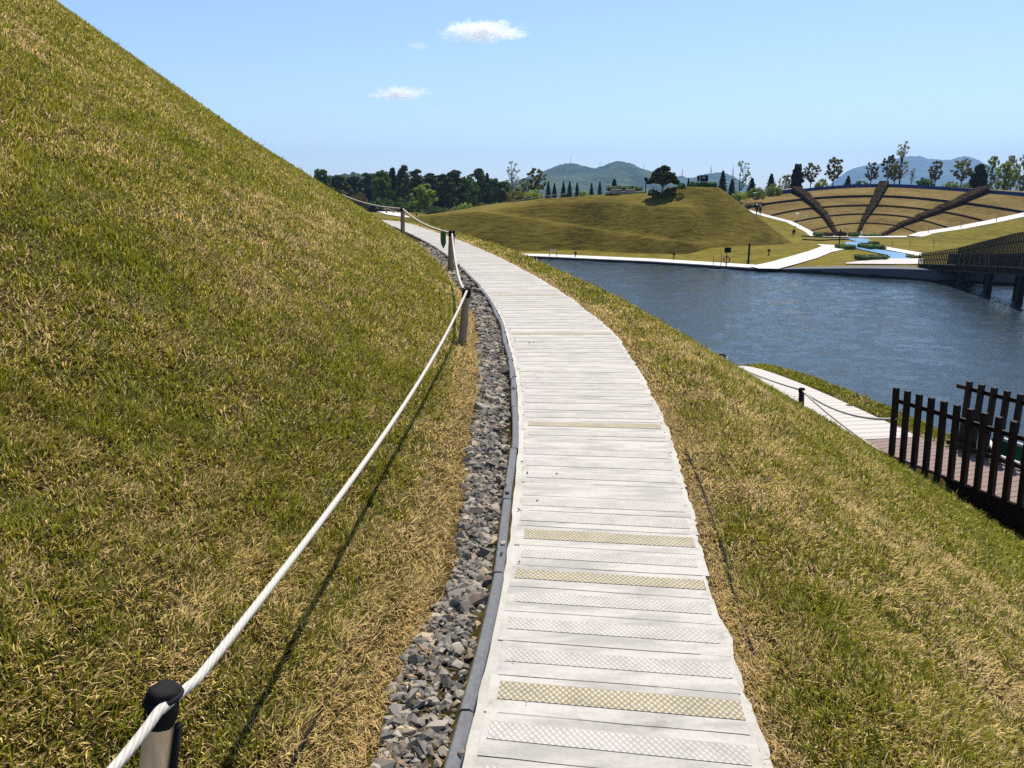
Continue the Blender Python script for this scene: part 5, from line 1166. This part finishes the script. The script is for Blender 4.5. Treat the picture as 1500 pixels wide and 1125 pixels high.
mast(835.5, 229.5, 240, 2300, "thin mast on the left summit of the blue green hill"); mast(879, 237, 245, 2320, "faint mast on the saddle of the blue green hill"); mast(943, 241, 251, 2350, "faint mast left of the domed pine")
mast(999, 246, 260, 2600, "thin mast right of the domed pine"); mast(1041, 242, 258, 2600, "tallest mast above the summit hedge"); mast(1073, 243, 262, 2800, "faint mast left of the ragged tree")

# ------------------------------------------------------------------ clouds
def cloud_mat(name, dens, seed, sc, thr):
    m = bpy.data.materials.new(name); m.use_nodes = True; nt = m.node_tree; nt.nodes.remove(nt.nodes["Principled BSDF"]); vol = N(nt, "ShaderNodeVolumePrincipled"); nt.links.new(vol.outputs[0], nt.nodes["Material Output"].inputs["Volume"])
    vol.inputs["Color"].default_value = (1, 1, 1, 1); vol.inputs["Anisotropy"].default_value = .45
    tc = N(nt, "ShaderNodeTexCoord").outputs["Object"]; mp = N(nt, "ShaderNodeMapping"); mp.inputs["Location"].default_value = (seed, 0, 0); mp.inputs["Scale"].default_value = (sc * 1.4, sc, sc * .55); nt.links.new(tc, mp.inputs[0]); nz = noise_node(nt, 1, 6, .6, mp.outputs[0])
    ln_ = N(nt, "ShaderNodeVectorMath", operation='LENGTH'); nt.links.new(tc, ln_.inputs[0])
    a = N(nt, "ShaderNodeMath", operation='MULTIPLY_ADD'); a.inputs[1].default_value = -.38; nt.links.new(ln_.outputs["Value"], a.inputs[0]); nt.links.new(nz.outputs[0], a.inputs[2])
    b = N(nt, "ShaderNodeMath", operation='SUBTRACT'); b.inputs[1].default_value = thr; nt.links.new(a.outputs[0], b.inputs[0]); c = N(nt, "ShaderNodeMath", operation='MULTIPLY', use_clamp=False); c.inputs[1].default_value = dens; nt.links.new(b.outputs[0], c.inputs[0])
    d = N(nt, "ShaderNodeMath", operation='MAXIMUM'); d.inputs[1].default_value = 0; nt.links.new(c.outputs[0], d.inputs[0]); nt.links.new(d.outputs[0], vol.inputs["Density"]); return m
def cloud(px, py, wpx, hpx, d, dens, seed, sc, thr, label):
    p = at(px, py, d); sx_, sz_ = wpx / F * d / 2, hpx / F * d / 2; mb = MB()
    mb.lathe((0, 0, 0), [(.02, -1), (.5, -.866), (.866, -.5), (1, 0), (.866, .5), (.5, .866), (.02, 1)], 20); o = mb.build("cloud", cloud_mat("cloud", dens, seed, sc, thr)); o.location = tuple(map(float, p)); o.scale = (float(sx_), float(sx_ * .5), float(sz_)); tag(o, label, "cloud", "small clouds in the blue sky")
cloud(708, 46, 150, 36, 3000, .22, 3, 3.2, .22, "largest bright white cloud, high in the middle of the sky")
cloud(586, 137, 105, 24, 4600, .16, 9, 3.0, .22, "second flat white cloud below the largest one")
cloud(613, 67, 40, 14, 3000, .06, 14, 2.2, .16, "tiny wisp just left below the largest cloud")
cloud(637, 163, 30, 14, 4700, .04, 21, 2.2, .16, "tiny wisp right below the second cloud")
cloud(456, 210, 60, 20, 7600, .02, 27, 2.2, .12, "faint low wisp above the mound's crest line")

# ------------------------------------------------------------------ haze
HT = 520.0
mb = MB(); mb.box((0, 1500, (HT - 4) / 2), (16000, 16000, HT + 4)); hz = mb.build("haze", M['white']); hm = bpy.data.materials.new("haze"); hm.use_nodes = True; nt = hm.node_tree; nt.nodes.remove(nt.nodes["Principled BSDF"])
vp = N(nt, "ShaderNodeVolumePrincipled"); vp.inputs["Color"].default_value = (.29, .51, .95, 1); vp.inputs["Density"].default_value = 1.15e-4; vp.inputs["Anisotropy"].default_value = .2; nt.links.new(vp.outputs[0], nt.nodes["Material Output"].inputs["Volume"])
hz.data.materials.clear(); hz.data.materials.append(hm); hz['kind'] = 'stuff'; hz['label'] = "pale blue haze in front of the distant hills"; hz['category'] = 'haze'
